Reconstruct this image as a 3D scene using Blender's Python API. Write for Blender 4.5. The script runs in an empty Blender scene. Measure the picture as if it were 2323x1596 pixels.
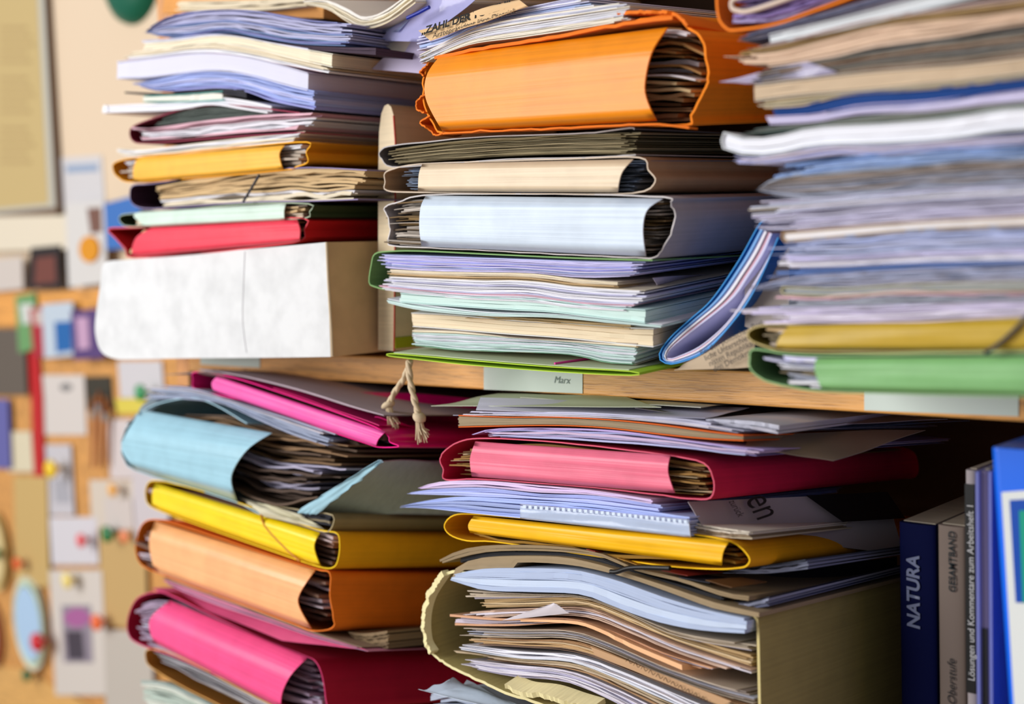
import bpy, math, random
from mathutils import Vector, Matrix, noise
S = bpy.context.scene; COL = S.collection
rnd = random.Random(7)
# ---------------- camera ----------------
CX, CY, F = 1161.5, 798.0, 2800.0
def _n(x, y): return Vector(((x-CX)/F, -(y-CY)/F, -1)).normalized()
Zc = -_n(CX+.035*38000, CY+38000)
Xc = -_n(-1930, 700); Xc = (Xc-Xc.dot(Zc)*Zc).normalized()
Yc = Zc.cross(Xc)
R = Matrix((Xc, Yc, Zc))                      # camera -> world
CAM = -(R @ Vector(((1600-CX)/F*.847, -(838-CY)/F*.847, -.847)))
cd = bpy.data.cameras.new('camera'); cam = bpy.data.objects.new('camera', cd); COL.objects.link(cam)
cam.matrix_world = Matrix.Translation(CAM) @ R.to_4x4()
cd.sensor_width = 36; cd.lens = 36*F/2323; cd.clip_start = .02
cd.dof.use_dof = True; cd.dof.focus_distance = .87; cd.dof.aperture_fstop = 43.4/12.5
S.camera = cam
# ---------------- light ----------------
S.view_settings.view_transform = 'Standard'; S.view_settings.look = 'None'
S.view_settings.exposure = 0.0; S.view_settings.gamma = 1; S.view_settings.use_curve_mapping = False
W = bpy.data.worlds.new('room_light'); S.world = W; W.use_nodes = True
W.node_tree.nodes['Background'].inputs[0].default_value = (.90, .93, 1, 1)
W.node_tree.nodes['Background'].inputs[1].default_value = .40
def area(name, loc, at, size, en, col):
    l = bpy.data.lights.new(name, 'AREA'); l.shape = 'RECTANGLE'; l.size, l.size_y = size; l.energy = en; l.color = col
    o = bpy.data.objects.new(name, l); COL.objects.link(o); o.location = loc
    o.rotation_euler = (Vector(at)-Vector(loc)).to_track_quat('-Z', 'Y').to_euler()
area('window_daylight', (-2.0, -2.85, .78), (.7, 0, .0), (1.7, 2.0), 138, (1, .98, .95))
# ---------------- helpers ----------------
def lin(c): return tuple(((x+.055)/1.055)**2.4 if x > .04 else x/12.92 for x in c)
class PL:                                     # vertical plane y = y0 + s (x - x0)
    def __init__(s, y0, sl=0, x0=0): s.y0, s.s, s.x0 = y0, sl, x0
    def at(s, x, y, off=0):                   # off > 0 : nearer the viewer
        d = R @ Vector(((x-CX)/F, -(y-CY)/F, -1))
        t = (s.y0-off+s.s*(CAM.x-s.x0)-CAM.y)/(d.y-s.s*d.x)
        return CAM+t*d
def ddir(px, py, pl, m, b=0):                 # direction into the shelf whose image slope at that pixel is m
    if m is None: return Vector((math.sin(b), math.cos(b), 0))
    p = R.transposed() @ (pl.at(px, py)-CAM)
    f = []
    for q in (0, 1):
        v = R.transposed() @ Vector((math.sin(b), math.cos(b), q))
        dx = v.x*(-p.z)+p.x*v.z; dy = -(v.y*(-p.z)+p.y*v.z)
        f.append(dy-m*dx)
    q = -f[0]/(f[1]-f[0]); q = max(-.5, min(.5, q))
    return Vector((math.sin(b), math.cos(b), q))
def pts3(pl, px, off=0): return [pl.at(x, y, off) for x, y in px]
def catmull(p, sub=5, closed=False):
    n = len(p); out = []
    rng = n if closed else n-1
    g = (lambda i: p[i % n]) if closed else (lambda i: p[max(0, min(n-1, i))])
    for i in range(rng):
        a, b, c, d = g(i-1), g(i), g(i+1), g(i+2)
        for k in range(sub):
            t = k/sub
            out.append(tuple(.5*(2*b[j]+(c[j]-a[j])*t+(2*a[j]-5*b[j]+4*c[j]-d[j])*t*t+(3*b[j]-a[j]-3*c[j]+d[j])*t**3) for j in range(len(b))))
    if not closed: out.append(tuple(p[-1]))
    return out
def resample(px, n):                          # equal steps in arc length
    q = catmull(px, 6) if len(px) > 2 else list(px)
    L = [0]
    for a, b in zip(q, q[1:]): L.append(L[-1]+math.dist(a, b))
    out = []; j = 0
    for k in range(n):
        t = L[-1]*k/(n-1)
        while j < len(q)-2 and L[j+1] < t: j += 1
        u = (t-L[j])/max(1e-9, L[j+1]-L[j]); u = min(1, max(0, u))
        out.append(tuple(q[j][i]+(q[j+1][i]-q[j][i])*u for i in range(len(q[j]))))
    return out
def curve(P, u):                              # point on a list of points, extrapolated past its ends
    n = len(P)-1; t = u*n; i = max(0, min(n-1, int(math.floor(t))))
    return P[i]+(P[i+1]-P[i])*(t-i)
# ---------------- materials ----------------
_m = {}
def nodes(name):
    m = bpy.data.materials.new(name); m.use_nodes = True
    nt = m.node_tree; return m, nt, nt.nodes['Principled BSDF']
def N(nt, t, **k):
    n = nt.nodes.new(t)
    for a, v in k.items():
        if a in n.inputs: n.inputs[a].default_value = v
        else: setattr(n, a, v)
    return n
def uvmap(nt, sx, sy):
    tc = N(nt, 'ShaderNodeTexCoord'); mp = N(nt, 'ShaderNodeMapping'); mp.inputs['Scale'].default_value = (sx, sy, 1)
    nt.links.new(tc.outputs['UV'], mp.inputs[0]); return mp
def ramp(nt, src, stops):
    r = N(nt, 'ShaderNodeValToRGB'); e = r.color_ramp.elements
    while len(e) < len(stops): e.new(.5)
    for i, (p, c) in enumerate(stops): e[i].position = p; e[i].color = (*c, 1)
    nt.links.new(src, r.inputs[0]); return r
def paper(c, kind='edge', rough=.75, dark=.72, spec=.3):
    """edge = stacked page edges, card = folder board, plain = smooth sheet, sleeve = clear plastic, gloss = glossy card"""
    key = (tuple(round(x, 3) for x in c), kind, rough, dark)
    if key in _m: return _m[key]
    m, nt, b = nodes(kind+'_paper'); l = nt.links.new
    c = lin(c); b.inputs['Roughness'].default_value = rough; b.inputs['Specular IOR Level'].default_value = spec
    if kind == 'edge':
        mp = uvmap(nt, 9, 1700); nz = N(nt, 'ShaderNodeTexNoise'); nz.inputs['Scale'].default_value = 1; nz.inputs['Detail'].default_value = 3
        l(mp.outputs[0], nz.inputs['Vector'])
        r = ramp(nt, nz.outputs[0], [(.36, tuple(x*dark for x in c)), (.56, c)]); l(r.outputs[0], b.inputs['Base Color'])
        bp = N(nt, 'ShaderNodeBump'); bp.inputs['Strength'].default_value = .45; bp.inputs['Distance'].default_value = .0006
        l(nz.outputs[0], bp.inputs['Height']); l(bp.outputs[0], b.inputs['Normal'])
    elif kind in ('card', 'gloss', 'flap'):
        mp = uvmap(nt, 4, 420); nz = N(nt, 'ShaderNodeTexNoise'); nz.inputs['Scale'].default_value = 1; nz.inputs['Detail'].default_value = 2
        l(mp.outputs[0], nz.inputs['Vector'])
        tc = N(nt, 'ShaderNodeTexCoord'); n2 = N(nt, 'ShaderNodeTexNoise'); n2.inputs['Scale'].default_value = 55; n2.inputs['Detail'].default_value = 6
        l(tc.outputs['Object'], n2.inputs['Vector'])
        mx = N(nt, 'ShaderNodeMath', operation='MULTIPLY_ADD'); l(nz.outputs[0], mx.inputs[0]); mx.inputs[1].default_value = .6
        m2 = N(nt, 'ShaderNodeMath', operation='MULTIPLY'); l(n2.outputs[0], m2.inputs[0]); m2.inputs[1].default_value = .45
        l(m2.outputs[0], mx.inputs[2])
        r = ramp(nt, mx.outputs[0], [(.35, tuple(x*.84 for x in c)), (.62, c)]); l(r.outputs[0], b.inputs['Base Color'])
        bp = N(nt, 'ShaderNodeBump'); bp.inputs['Strength'].default_value = .30 if kind == 'card' else .45; bp.inputs['Distance'].default_value = .001
        l(mx.outputs[0], bp.inputs['Height']); l(bp.outputs[0], b.inputs['Normal'])
        if kind == 'flap': b.inputs['Roughness'].default_value = .40; b.inputs['Specular IOR Level'].default_value = .34
        if kind == 'gloss': b.inputs['Roughness'].default_value = .3; b.inputs['Specular IOR Level'].default_value = .5
    elif kind == 'board':
        tc = N(nt, 'ShaderNodeTexCoord'); n2 = N(nt, 'ShaderNodeTexNoise'); n2.inputs['Scale'].default_value = 45; n2.inputs['Detail'].default_value = 8
        l(tc.outputs['Object'], n2.inputs['Vector'])
        r = ramp(nt, n2.outputs[0], [(.3, tuple(x*.86 for x in c)), (.6, c)]); l(r.outputs[0], b.inputs['Base Color'])
        bp = N(nt, 'ShaderNodeBump'); bp.inputs['Strength'].default_value = .3; bp.inputs['Distance'].default_value = .001
        l(n2.outputs[0], bp.inputs['Height']); l(bp.outputs[0], b.inputs['Normal'])
    elif kind == 'sleeve':
        tc = N(nt, 'ShaderNodeTexCoord'); nz = N(nt, 'ShaderNodeTexNoise'); nz.inputs['Scale'].default_value = 30; nz.inputs['Detail'].default_value = 4
        l(tc.outputs['Object'], nz.inputs['Vector'])
        bp = N(nt, 'ShaderNodeBump'); bp.inputs['Strength'].default_value = .5; bp.inputs['Distance'].default_value = .004
        l(nz.outputs[0], bp.inputs['Height']); l(bp.outputs[0], b.inputs['Normal'])
        b.inputs['Base Color'].default_value = (*c, 1); b.inputs['Roughness'].default_value = .18; b.inputs['Alpha'].default_value = .62
    else:
        b.inputs['Base Color'].default_value = (*c, 1)
    _m[key] = m; return m
def plainmat(c, rough=.6, spec=.3): return paper(c, 'plain', rough, .7, spec)
def wood(c, sx=3, sy=60, rough=.45):
    m, nt, b = nodes('oak_wood'); l = nt.links.new; c = lin(c)
    tc = N(nt, 'ShaderNodeTexCoord'); mp = N(nt, 'ShaderNodeMapping'); mp.inputs['Scale'].default_value = (sx, sy, sy)
    l(tc.outputs['Object'], mp.inputs[0])
    nz = N(nt, 'ShaderNodeTexNoise'); nz.inputs['Scale'].default_value = 2.2; nz.inputs['Detail'].default_value = 7; nz.inputs['Roughness'].default_value = .65; nz.inputs['Distortion'].default_value = .6
    l(mp.outputs[0], nz.inputs['Vector'])
    mp2 = N(nt, 'ShaderNodeMapping'); mp2.inputs['Scale'].default_value = (sx*12, sy*12, sy*12); l(tc.outputs['Object'], mp2.inputs[0])
    n2 = N(nt, 'ShaderNodeTexNoise'); n2.inputs['Scale'].default_value = 1.3; n2.inputs['Detail'].default_value = 3; l(mp2.outputs[0], n2.inputs['Vector'])
    r = ramp(nt, nz.outputs[0], [(.32, tuple(x*.62 for x in c)), (.5, c), (.7, tuple(min(1, x*1.18) for x in c))])
    r2 = ramp(nt, n2.outputs[0], [(.33, (.5, .42, .33)), (.45, (1, 1, 1))])
    mx = N(nt, 'ShaderNodeMix', data_type='RGBA', blend_type='MULTIPLY'); mx.inputs[0].default_value = .7
    l(r.outputs[0], mx.inputs[6]); l(r2.outputs[0], mx.inputs[7]); l(mx.outputs[2], b.inputs['Base Color'])
    b.inputs['Roughness'].default_value = rough
    bp = N(nt, 'ShaderNodeBump'); bp.inputs['Strength'].default_value = .25; bp.inputs['Distance'].default_value = .001
    l(n2.outputs[0], bp.inputs['Height']); l(bp.outputs[0], b.inputs['Normal'])
    return m
# ---------------- mesh building ----------------
class MB:
    def __init__(s): s.v = []; s.f = []; s.m = []; s.uv = []; s.mats = []
    def mat(s, m):
        if m not in s.mats: s.mats.append(m)
        return s.mats.index(m)
    def add(s, pts): i = len(s.v); s.v += [Vector(p) for p in pts]; return i
    def face(s, idx, m, uv=None): s.f.append(tuple(idx)); s.m.append(m); s.uv.append(uv or [(0, 0)]*len(idx))
    def box(s, lo, hi, mat):
        m = s.mat(mat); x0, y0, z0 = lo; x1, y1, z1 = hi
        i = s.add([(x, y, z) for z in (z0, z1) for y in (y0, y1) for x in (x0, x1)])
        for f in ((0, 2, 3, 1), (4, 5, 7, 6), (0, 1, 5, 4), (2, 6, 7, 3), (0, 4, 6, 2), (1, 3, 7, 5)):
            uv = []
            for k in f:
                p = s.v[i+k]; uv.append((p.x+p.y, p.z) if f not in ((0, 2, 3, 1), (4, 5, 7, 6)) else (p.x, p.y))
            s.face([i+k for k in f], m, uv)
    def loft(s, rings, mat, closed=True, caps=True, uvs=1):
        m = s.mat(mat); n = len(rings[0]); b = [s.add(r) for r in rings]
        for a in range(len(rings)-1):
            for k in range(n if closed else n-1):
                j = (k+1) % n
                s.face([b[a]+k, b[a]+j, b[a+1]+j, b[a+1]+k], m, [(a*.02, k*.01), (a*.02, k*.01+.01), (a*.02+.02, k*.01+.01), (a*.02+.02, k*.01)])
        if caps and closed:
            s.face([b[0]+k for k in range(n)][::-1], m); s.face([b[-1]+k for k in range(n)], m)
def tube(mb, path, r, mat, n=8, r1=None):
    rings = []; m = len(path)
    for i, p in enumerate(path):
        t = (path[min(i+1, m-1)]-path[max(i-1, 0)]).normalized()
        a = t.cross(Vector((.13, .2, .97))).normalized(); c = t.cross(a)
        rr = r if r1 is None else r+(r1-r)*i/(m-1)
        rings.append([p+rr*(math.cos(2*math.pi*k/n)*a+math.sin(2*math.pi*k/n)*c) for k in range(n)])
    mb.loft(rings, mat)
def emit(name, mb, parent=None, loc=None, smooth=None, **props):
    """link the mesh; origin at its base (or at its thing's base)"""
    if parent is not None:
        o0 = parent['_w']; o0 = Vector(o0)
    elif loc is not None: o0 = Vector(loc)
    else:
        lo = [min(v[i] for v in mb.v) for i in range(3)]; hi = [max(v[i] for v in mb.v) for i in range(3)]
        o0 = Vector(((lo[0]+hi[0])/2, (lo[1]+hi[1])/2, lo[2]))
    me = bpy.data.meshes.new(name); me.from_pydata([v-o0 for v in mb.v], [], mb.f)
    for m in mb.mats: me.materials.append(m)
    me.polygons.foreach_set('material_index', mb.m)
    u = me.uv_layers.new(name='UVMap'); flat = []
    for q in mb.uv:
        for c in q: flat += [c[0], c[1]]
    u.data.foreach_set('uv', flat)
    me.update()
    if smooth is not None:
        me.shade_smooth(); me.set_sharp_from_angle(angle=math.radians(smooth))
    o = bpy.data.objects.new(name, me); COL.objects.link(o)
    if parent is not None: o.parent = parent
    else: o.location = o0
    for k, v in props.items(): o[k] = v
    o['_w'] = tuple(o0)
    return o
def thing(name, label, cat, loc, group=None):
    o = bpy.data.objects.new(name, None); COL.objects.link(o); o.empty_display_size = .02
    o.location = loc; o['_w'] = tuple(loc); o['label'] = label; o['category'] = cat
    if group: o['group'] = group
    return o
def structure(name, mb, **k): return emit(name, mb, kind='structure', loc=(0, 0, 0), **k)

PAL = dict(W=(.93, .93, .96), L=(.83, .83, .95), B=(.70, .77, .93), C=(.93, .88, .78), T=(.82, .70, .52), K=(.55, .50, .40),  # W and L pages carry the daylight's lavender tint in their colour
    P=(.90, .72, .78), G=(.62, .64, .70), D=(.12, .12, .16), A=(.80, .89, .88), O=(.93, .48, .16), Y=(.82, .72, .42),
    N=(.10, .36, .68), S=(.55, .62, .74), M=(.74, .68, .62), E=(.40, .36, .30), R=(.72, .25, .32), V=(.66, .60, .74), Z=(.52, .72, .60), U=(.45, .5, .58))
def sheaf_mesh(mb, pl, top, bot, n, pal, D, L=.29, jf=.0018, jx=.003, K=22, off=0, wob=.5, seed=None, kind='edge', gap=.1, dark=.72, dropback=0, uneven=.8):
    r = random.Random(seed if seed is not None else hash((top[0], n)) & 0xffff)
    T = [pl.at(x, y, off) for x, y in resample(top, K)]; B = [pl.at(x, y, off) for x, y in resample(bot, K)]
    w = [1+uneven*(r.random()-.5)*1.6 for _ in range(n)]; s = sum(w); t = 0; wid = (T[-1]-T[0]).length
    pal = [c for c in pal]
    run = 0; cur = pal[0]
    for i in range(n):
        t0 = t; t += w[i]/s; t1 = t
        if run <= 0: cur = r.choice(pal); run = r.choice((1, 1, 2, 3))
        run -= 1
        mt = paper(PAL[cur] if isinstance(cur, str) else cur, kind, .75 if kind != 'sleeve' else .2, dark); m = mb.mat(mt)
        d0 = D*(-(r.random()-.5)*2*jf); LL = L*(1-.05*r.random())
        ul = (r.random()-.35)*jx/wid; ur = 1-(r.random()-.35)*jx/wid
        ph = r.random()*20; th = ((B[K//2]-T[K//2]).length)*(t1-t0)
        fr = []; ctr = []
        for k in range(K):
            u = ul+(ur-ul)*k/(K-1)
            a, b = curve(T, u), curve(B, u)
            wv = wob*th*noise.noise(Vector((u*7+ph, t0*3, 0)))*(0 if n == 1 else 1)
            up = a+(b-a)*(t0+gap*(t1-t0)) + Vector((0, 0, wv)); lo = a+(b-a)*t1 + Vector((0, 0, wv))
            if i == 0: up = a
            if i == n-1: lo = b
            dd = d0+D*(.0009*noise.noise(Vector((u*18+ph, 5, t0))))
            fr.append((up+dd, lo+dd)); ctr.append(u*wid)
        # rings along depth : front, back
        rows = []
        for kk, (a, b) in enumerate(fr): rows.append((a, b))
        v0 = mb.add([p for ab in rows for p in ab]); bk = D*LL+Vector((0, 0, -dropback))
        v1 = mb.add([p+bk for ab in rows for p in ab]); vo = ph*.01
        for k in range(K-1):
            x0, x1 = ctr[k], ctr[k+1]; a = v0+2*k; b = v1+2*k
            mb.face([a, a+1, a+3, a+2], m, [(x0, vo+th), (x0, vo), (x1, vo), (x1, vo+th)])
            mb.face([a, a+2, b+2, b], m, [(x0, vo), (x1, vo), (x1, vo+.0001), (x0, vo+.0001)])
            mb.face([a+1, b+1, b+3, a+3], m, [(x0, vo), (x0, vo+.0001), (x1, vo+.0001), (x1, vo)])
            mb.face([b, b+2, b+3, b+1], m, [(x0, vo), (x1, vo), (x1, vo+th), (x0, vo+th)])
        for k in (0, K-1):
            a = v0+2*k; b = v1+2*k
            f = [a, b, b+1, a+1]; uv = [(0, vo+th), (L, vo+th), (L, vo), (0, vo)]
            if k: f = f[::-1]; uv = uv[::-1]
            mb.face(f, m, uv)
def sheaf(name, label, cat, pl, top, bot, n, pal, m=None, b=0, group=None, parent=None, **k):
    mb = MB(); D = ddir(*top[-1], pl, m, b)
    sheaf_mesh(mb, pl, top, bot, n, pal, D, **k)
    kw = {} if parent is not None else dict(label=label, category=cat)
    if group: kw['group'] = group
    return emit(name, mb, parent=parent, **kw)
def ribbon(mb, P, D, th, L, mat, rim, torn=0, closed=False, seed=1, nd=3, tornfront=True):
    """a sheet of board: path P in the front plane, extruded along D"""
    n = len(P); nor = []
    for i in range(n):
        a = P[(i-1) % n] if closed else P[max(0, i-1)]; b = P[(i+1) % n] if closed else P[min(n-1, i+1)]
        t = (b-a).normalized(); nn = t.cross(D).normalized(); nor.append(nn)
    m = mb.mat(mat); mr = mb.mat(rim); s = 0; S_ = [0]
    for i in range(1, n+1): s += (P[i % n]-P[i-1]).length; S_.append(s)
    rows = []
    for d in range(nd):
        r = []
        for i in range(n):
            e = 0
            if torn and d == 0: e = torn*(noise.noise(Vector((S_[i]*140, seed, 0)))+.45*noise.noise(Vector((S_[i]*420, seed, 3))))
            q = P[i]+D*(L*d/(nd-1)+e)+ (nor[i]*(torn*.35*noise.noise(Vector((S_[i]*500, seed, 9)))) if torn and d == 0 else Vector())
            r += [q-nor[i]*th/2, q+nor[i]*th/2]
        rows.append(mb.add(r))
    cnt = n if closed else n-1
    for d in range(nd-1):
        a, b = rows[d], rows[d+1]; y0, y1 = L*d/(nd-1), L*(d+1)/(nd-1)
        for i in range(cnt):
            j = (i+1) % n; s0, s1 = S_[i], S_[i+1]
            mb.face([a+2*i, b+2*i, b+2*j, a+2*j], m, [(y0, s0), (y1, s0), (y1, s1), (y0, s1)])
            mb.face([a+2*i+1, a+2*j+1, b+2*j+1, b+2*i+1], m, [(y0, s0), (y0, s1), (y1, s1), (y1, s0)])
    a = rows[0]; b = rows[-1]
    for i in range(cnt):
        j = (i+1) % n
        mb.face([a+2*i, a+2*j, a+2*j+1, a+2*i+1], mr); mb.face([b+2*i, b+2*i+1, b+2*j+1, b+2*j], m)
    if not closed:
        for i in (0, n-1):
            for d in range(nd-1):
                mb.face([rows[d]+2*i, rows[d]+2*i+1, rows[d+1]+2*i+1, rows[d+1]+2*i], mr)
def prof(v, k0, k1):
    if v < k0: return math.sin(math.pi/2*v/k0)**.9
    if v > k1: return max(0, math.cos(math.pi/2*(v-k1)/(1-k1)))**.9
    return 1
def flap_mesh(mb, pl, le, re, mat, rim, off=0, bulge=.004, th=.0008, nu=26, nv=21, power=.6, wav=.0006, seed=0, knee=(.28, .86)):
    """panel between a left and a right edge (px, top to bottom), bowed towards the viewer"""
    Lp = resample(le, nv); Rp = resample(re, nv); g = []
    m = mb.mat(mat); mr = mb.mat(rim)
    for j in range(nv):
        v = j/(nv-1); o = off+bulge*prof(v, *knee)
        row = []
        for i in range(nu):
            u = i/(nu-1); x = Lp[j][0]+(Rp[j][0]-Lp[j][0])*u; y = Lp[j][1]+(Rp[j][1]-Lp[j][1])*u
            row.append(pl.at(x, y, o+wav*noise.noise(Vector((u*3, v*2.5, seed*7.3))))) 
        g.append(row)
    base = mb.add([p for r in g for p in r]); back = mb.add([p+Vector((0, th, 0)) for r in g for p in r])
    hgt = (g[0][0]-g[-1][0]).length; wid = (g[0][0]-g[0][-1]).length
    for j in range(nv-1):
        for i in range(nu-1):
            a = base+j*nu+i; c = back+j*nu+i
            uv = [(i/nu*wid, -j/nv*hgt), (i/nu*wid, -(j+1)/nv*hgt), ((i+1)/nu*wid, -(j+1)/nv*hgt), ((i+1)/nu*wid, -j/nv*hgt)]
            mb.face([a, a+nu, a+nu+1, a+1], m, uv); mb.face([c, c+1, c+nu+1, c+nu], m, uv)
    def rimq(p, q): mb.face([base+p, base+q, back+q, back+p], mr)
    for j in range(nv-1): rimq(j*nu, (j+1)*nu); rimq(j*nu+nu-1, (j+1)*nu+nu-1)
    for i in range(nu-1): rimq(i, i+1); rimq((nv-1)*nu+i, (nv-1)*nu+i+1)
def folder(label, pl, outline, color, flap=None, m=None, b=0, L=.3, th=.0009, torn=0, closed=False, kind='card', rim=None,
           flapoff=.001, bulge=.004, papers=None, name='document_folder', fcolor=None, fkind=None, group=None, pn=14, pjf=.006, pjx=.008,
           plabel=None, band=None, bandcol=(.2, .2, .24), at=None, pcat='papers', power=.6, pgap=.1, sub=6, poff=-.004, knee=(.28, .86)):
    base = pl.at(*(at or outline[0])); D = ddir(*(at or outline[0]), pl, m, b)
    zs = [pl.at(x, y).z for x, y in outline]; xs = [pl.at(x, y).x for x, y in outline]
    loc = Vector(((min(xs)+max(xs))/2, pl.y0+.14, min(zs)))
    t = thing(name, label, 'folder', loc, group)
    rim = rim or tuple(min(1, c*1.12+.06) for c in color)
    mt = paper(color, kind); mr = paper(rim, 'plain', .8)
    mb = MB(); P = [pl.at(x, y) for x, y in catmull(outline, sub, closed)]
    ribbon(mb, P, D, th, L, mt, mr, torn, closed, seed=len(label)); emit('cover', mb, t, smooth=50)
    if flap:
        mb = MB(); flap_mesh(mb, pl, flap[0], flap[1], paper(fcolor or color, fkind or 'flap'), mr, flapoff, bulge, th, seed=len(label), power=power, knee=knee)
        emit('front_flap', mb, t, smooth=60)
    if band:
        for bd in band:
            mb = MB(); tube(mb, [pl.at(x, y, .0075) for x, y in resample(bd, 10)], .0011, plainmat(bandcol, .5))
            emit('elastic_band', mb, t, smooth=60)
    if papers:
        sheaf('loose_papers', plabel or ('papers inside the '+label if len(label.split()) <= 13 else 'papers inside the '+' '.join(label.split(' in the ')[0].split(' beside ')[0].split(', the ')[0].split()[:13])), pcat, pl, papers[0], papers[1], pn, papers[2],
              m=m, b=b, L=L*.96, jf=pjf, jx=pjx, off=poff, gap=pgap, wob=1.2)
    return t
def book(label, pl, top, bot, cover, pages, m=None, b=0, L=.27, n=1, cov=.0006, name='book', group=None, cat='book', over=.0015, kind='edge', coverkind='plain', wrap=False, K=18, dark=.8):
    """a bound volume lying flat: page block plus a bottom and a top cover that reach a little past it"""
    D = ddir(*top[-1], pl, m, b); lo = pl.at(*bot[len(bot)//2]); t = thing(name, label, cat, lo+Vector((0, .1, 0)), group)
    mb = MB(); sheaf_mesh(mb, pl, top, bot, n, [pages], D, L=L, jf=.0006, jx=.0012, kind=kind, K=K, dark=dark, gap=.04, wob=.15, uneven=.3); emit('page_block', mb, t)
    mc = paper(cover, coverkind); mb = MB(); 
    for edge, sg in ((top, 1), (bot, -1)):
        q = [pl.at(x, y, over)+Vector((0, 0, sg*cov*1.2)) for x, y in resample(edge, K)]
        ribbon(mb, q, D, cov, L, mc, mc)
    if wrap:
        q = [pl.at(x, y, over)+Vector((sx, 0, sz*cov*1.2)) for x, y, sx, sz in ((*top[0], 0, 1), ((top[0][0]+bot[0][0])/2, (top[0][1]+bot[0][1])/2, -.0015, 0), (*bot[0], 0, -1))]
        ribbon(mb, q, D, cov, L, mc, mc)
    emit('cover', mb, t, smooth=40); return t
def sheet(name, label, cat, corners, mat, th=.0004, n=12, sag=0, group=None, parent=None, seed=0, wav=.002, torn=0):
    """one sheet of paper: corners (x, y, plane-y) in order tl, tr, br, bl of the surface seen"""
    c = [PL(q[2]).at(q[0], q[1]) for q in corners]; mb = MB(); m = mb.mat(mat)
    nor = (c[1]-c[0]).cross(c[3]-c[0]).normalized(); g = []
    for j in range(n+1):
        for i in range(n+1):
            u, v = i/n, j/n; p = (c[0]*(1-u)+c[1]*u)*(1-v)+(c[3]*(1-u)+c[2]*u)*v
            p = p+nor*(wav*noise.noise(Vector((u*2.2+seed, v*2.2, seed))))+Vector((0, 0, -sag*4*u*(1-u)))
            if torn and (i in (0, n) or j in (0, n)): p = p+Vector((rnd.uniform(-torn, torn), rnd.uniform(-torn, torn), 0))
            g.append(p)
    a = mb.add(g); b = mb.add([p-nor*th for p in g]); w = (c[1]-c[0]).length; h = (c[3]-c[0]).length
    for j in range(n):
        for i in range(n):
            k = j*(n+1)+i; uv = [(i/n*w, -j/n*h), (i/n*w, -(j+1)/n*h), ((i+1)/n*w, -(j+1)/n*h), ((i+1)/n*w, -j/n*h)]
            mb.face([a+k, a+k+n+1, a+k+n+2, a+k+1], m, uv); mb.face([b+k, b+k+1, b+k+n+2, b+k+n+1], m, uv)
    for i in range(n):
        for p, q in ((i, i+1), (n*(n+1)+i, n*(n+1)+i+1), (i*(n+1), (i+1)*(n+1)), (i*(n+1)+n, (i+1)*(n+1)+n)): mb.face([a+p, a+q, b+q, b+p], m)
    kw = {} if parent is not None else dict(label=label, category=cat)
    if group: kw['group'] = group
    return emit(name, mb, parent=parent, smooth=60, **kw)
def lettering(txt, o, xd, yd, size, mat, parent, name='lettering', shear=0, bold=0, align='LEFT', warp=None, label=None, sx=1):
    cu = bpy.data.curves.new(name, 'FONT'); cu.body = txt; cu.size = size; cu.shear = shear; cu.offset = bold; cu.align_x = align; cu.extrude = 0
    tmp = bpy.data.objects.new(name, cu); COL.objects.link(tmp); bpy.context.view_layer.update()
    me = bpy.data.meshes.new_from_object(tmp.evaluated_get(bpy.context.evaluated_depsgraph_get()))
    bpy.data.objects.remove(tmp); me.name = name
    o = Vector(o); xd = Vector(xd).normalized(); yd = Vector(yd).normalized(); w = Vector(parent['_w'])
    for v in me.vertices:
        v.co = (warp(v.co.x, v.co.y) if warp else o+xd*v.co.x*sx+yd*v.co.y)-w
    me.materials.clear(); me.materials.append(mat)
    ob = bpy.data.objects.new(name, me); COL.objects.link(ob); ob.parent = parent; ob['_w'] = tuple(w)
    if label: ob['label'] = label
    return ob
# ---------------- the room ----------------
WALLY = .36
wallm = plainmat((.84, .76, .66), .9)
mb = MB(); mb.box((-3.4, WALLY, -1.3), (1.6, WALLY+.1, 1.6), wallm); structure('wall_back', mb)
mb = MB(); mb.box((-3.4, -3.0, -1.35), (1.6, WALLY+.1, -1.3), plainmat((.55, .45, .35), .6)); structure('floor', mb)
mb = MB(); mb.box((1.5, -1.2, -1.3), (1.6, WALLY, 1.6), wallm); structure('wall_right', mb)
# ---------------- shelf unit ----------------
oak = wood((.90, .65, .34)); oakv = wood((.80, .55, .30), 60, 3)
sh = thing('bookshelf', 'oak bookshelf with wide boards carrying all the paper piles', 'shelf', (-.1, .16, -.47))
def plank(nm, lo, hi, mat, bev=.0015, **k):
    mb = MB(); mb.box(lo, hi, mat); o = emit(nm, mb, sh, **k)
    md = o.modifiers.new('bevel', 'BEVEL'); md.width = bev; md.segments = 2; return o
plank('shelf_board', (-.63, 0, -.023), (.62, .32, 0), oak)
plank('shelf_board', (-.63, 0, -.493), (.62, .32, -.47), oak)
plank('shelf_board', (-.63, 0, .335), (.62, .32, .358), oak)
plank('side_panel', (-.652, 0, -1.28), (-.63, .33, .42), oakv)
plank('side_panel', (.62, 0, -1.28), (.642, .33, .42), oakv)
plank('back_panel', (-.652, .33, -1.28), (.642, .345, .42), plainmat((.30, .20, .13), .7), label='back panel coloured dark brown as shade deep in the shelf')  # dark colour stands in for the shade at the back of the shelf
E0 = PL(-.0004)
def edge_label(label, px, w=None):
    q = [E0.at(x, y) for x, y in px]; mb = MB(); m = mb.mat(plainmat((.80, .85, .82), .35, .5))
    i = mb.add(q+[p+Vector((0, -.0003, 0)) for p in q])
    mb.face([i+4, i+7, i+6, i+5], m); mb.face([i, i+1, i+2, i+3], m)
    for a in range(4): c = (a+1) % 4; mb.face([i+a, i+4+a, i+4+c, i+c], m)
    return emit('paper_label', mb, label=label, category='label')
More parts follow.
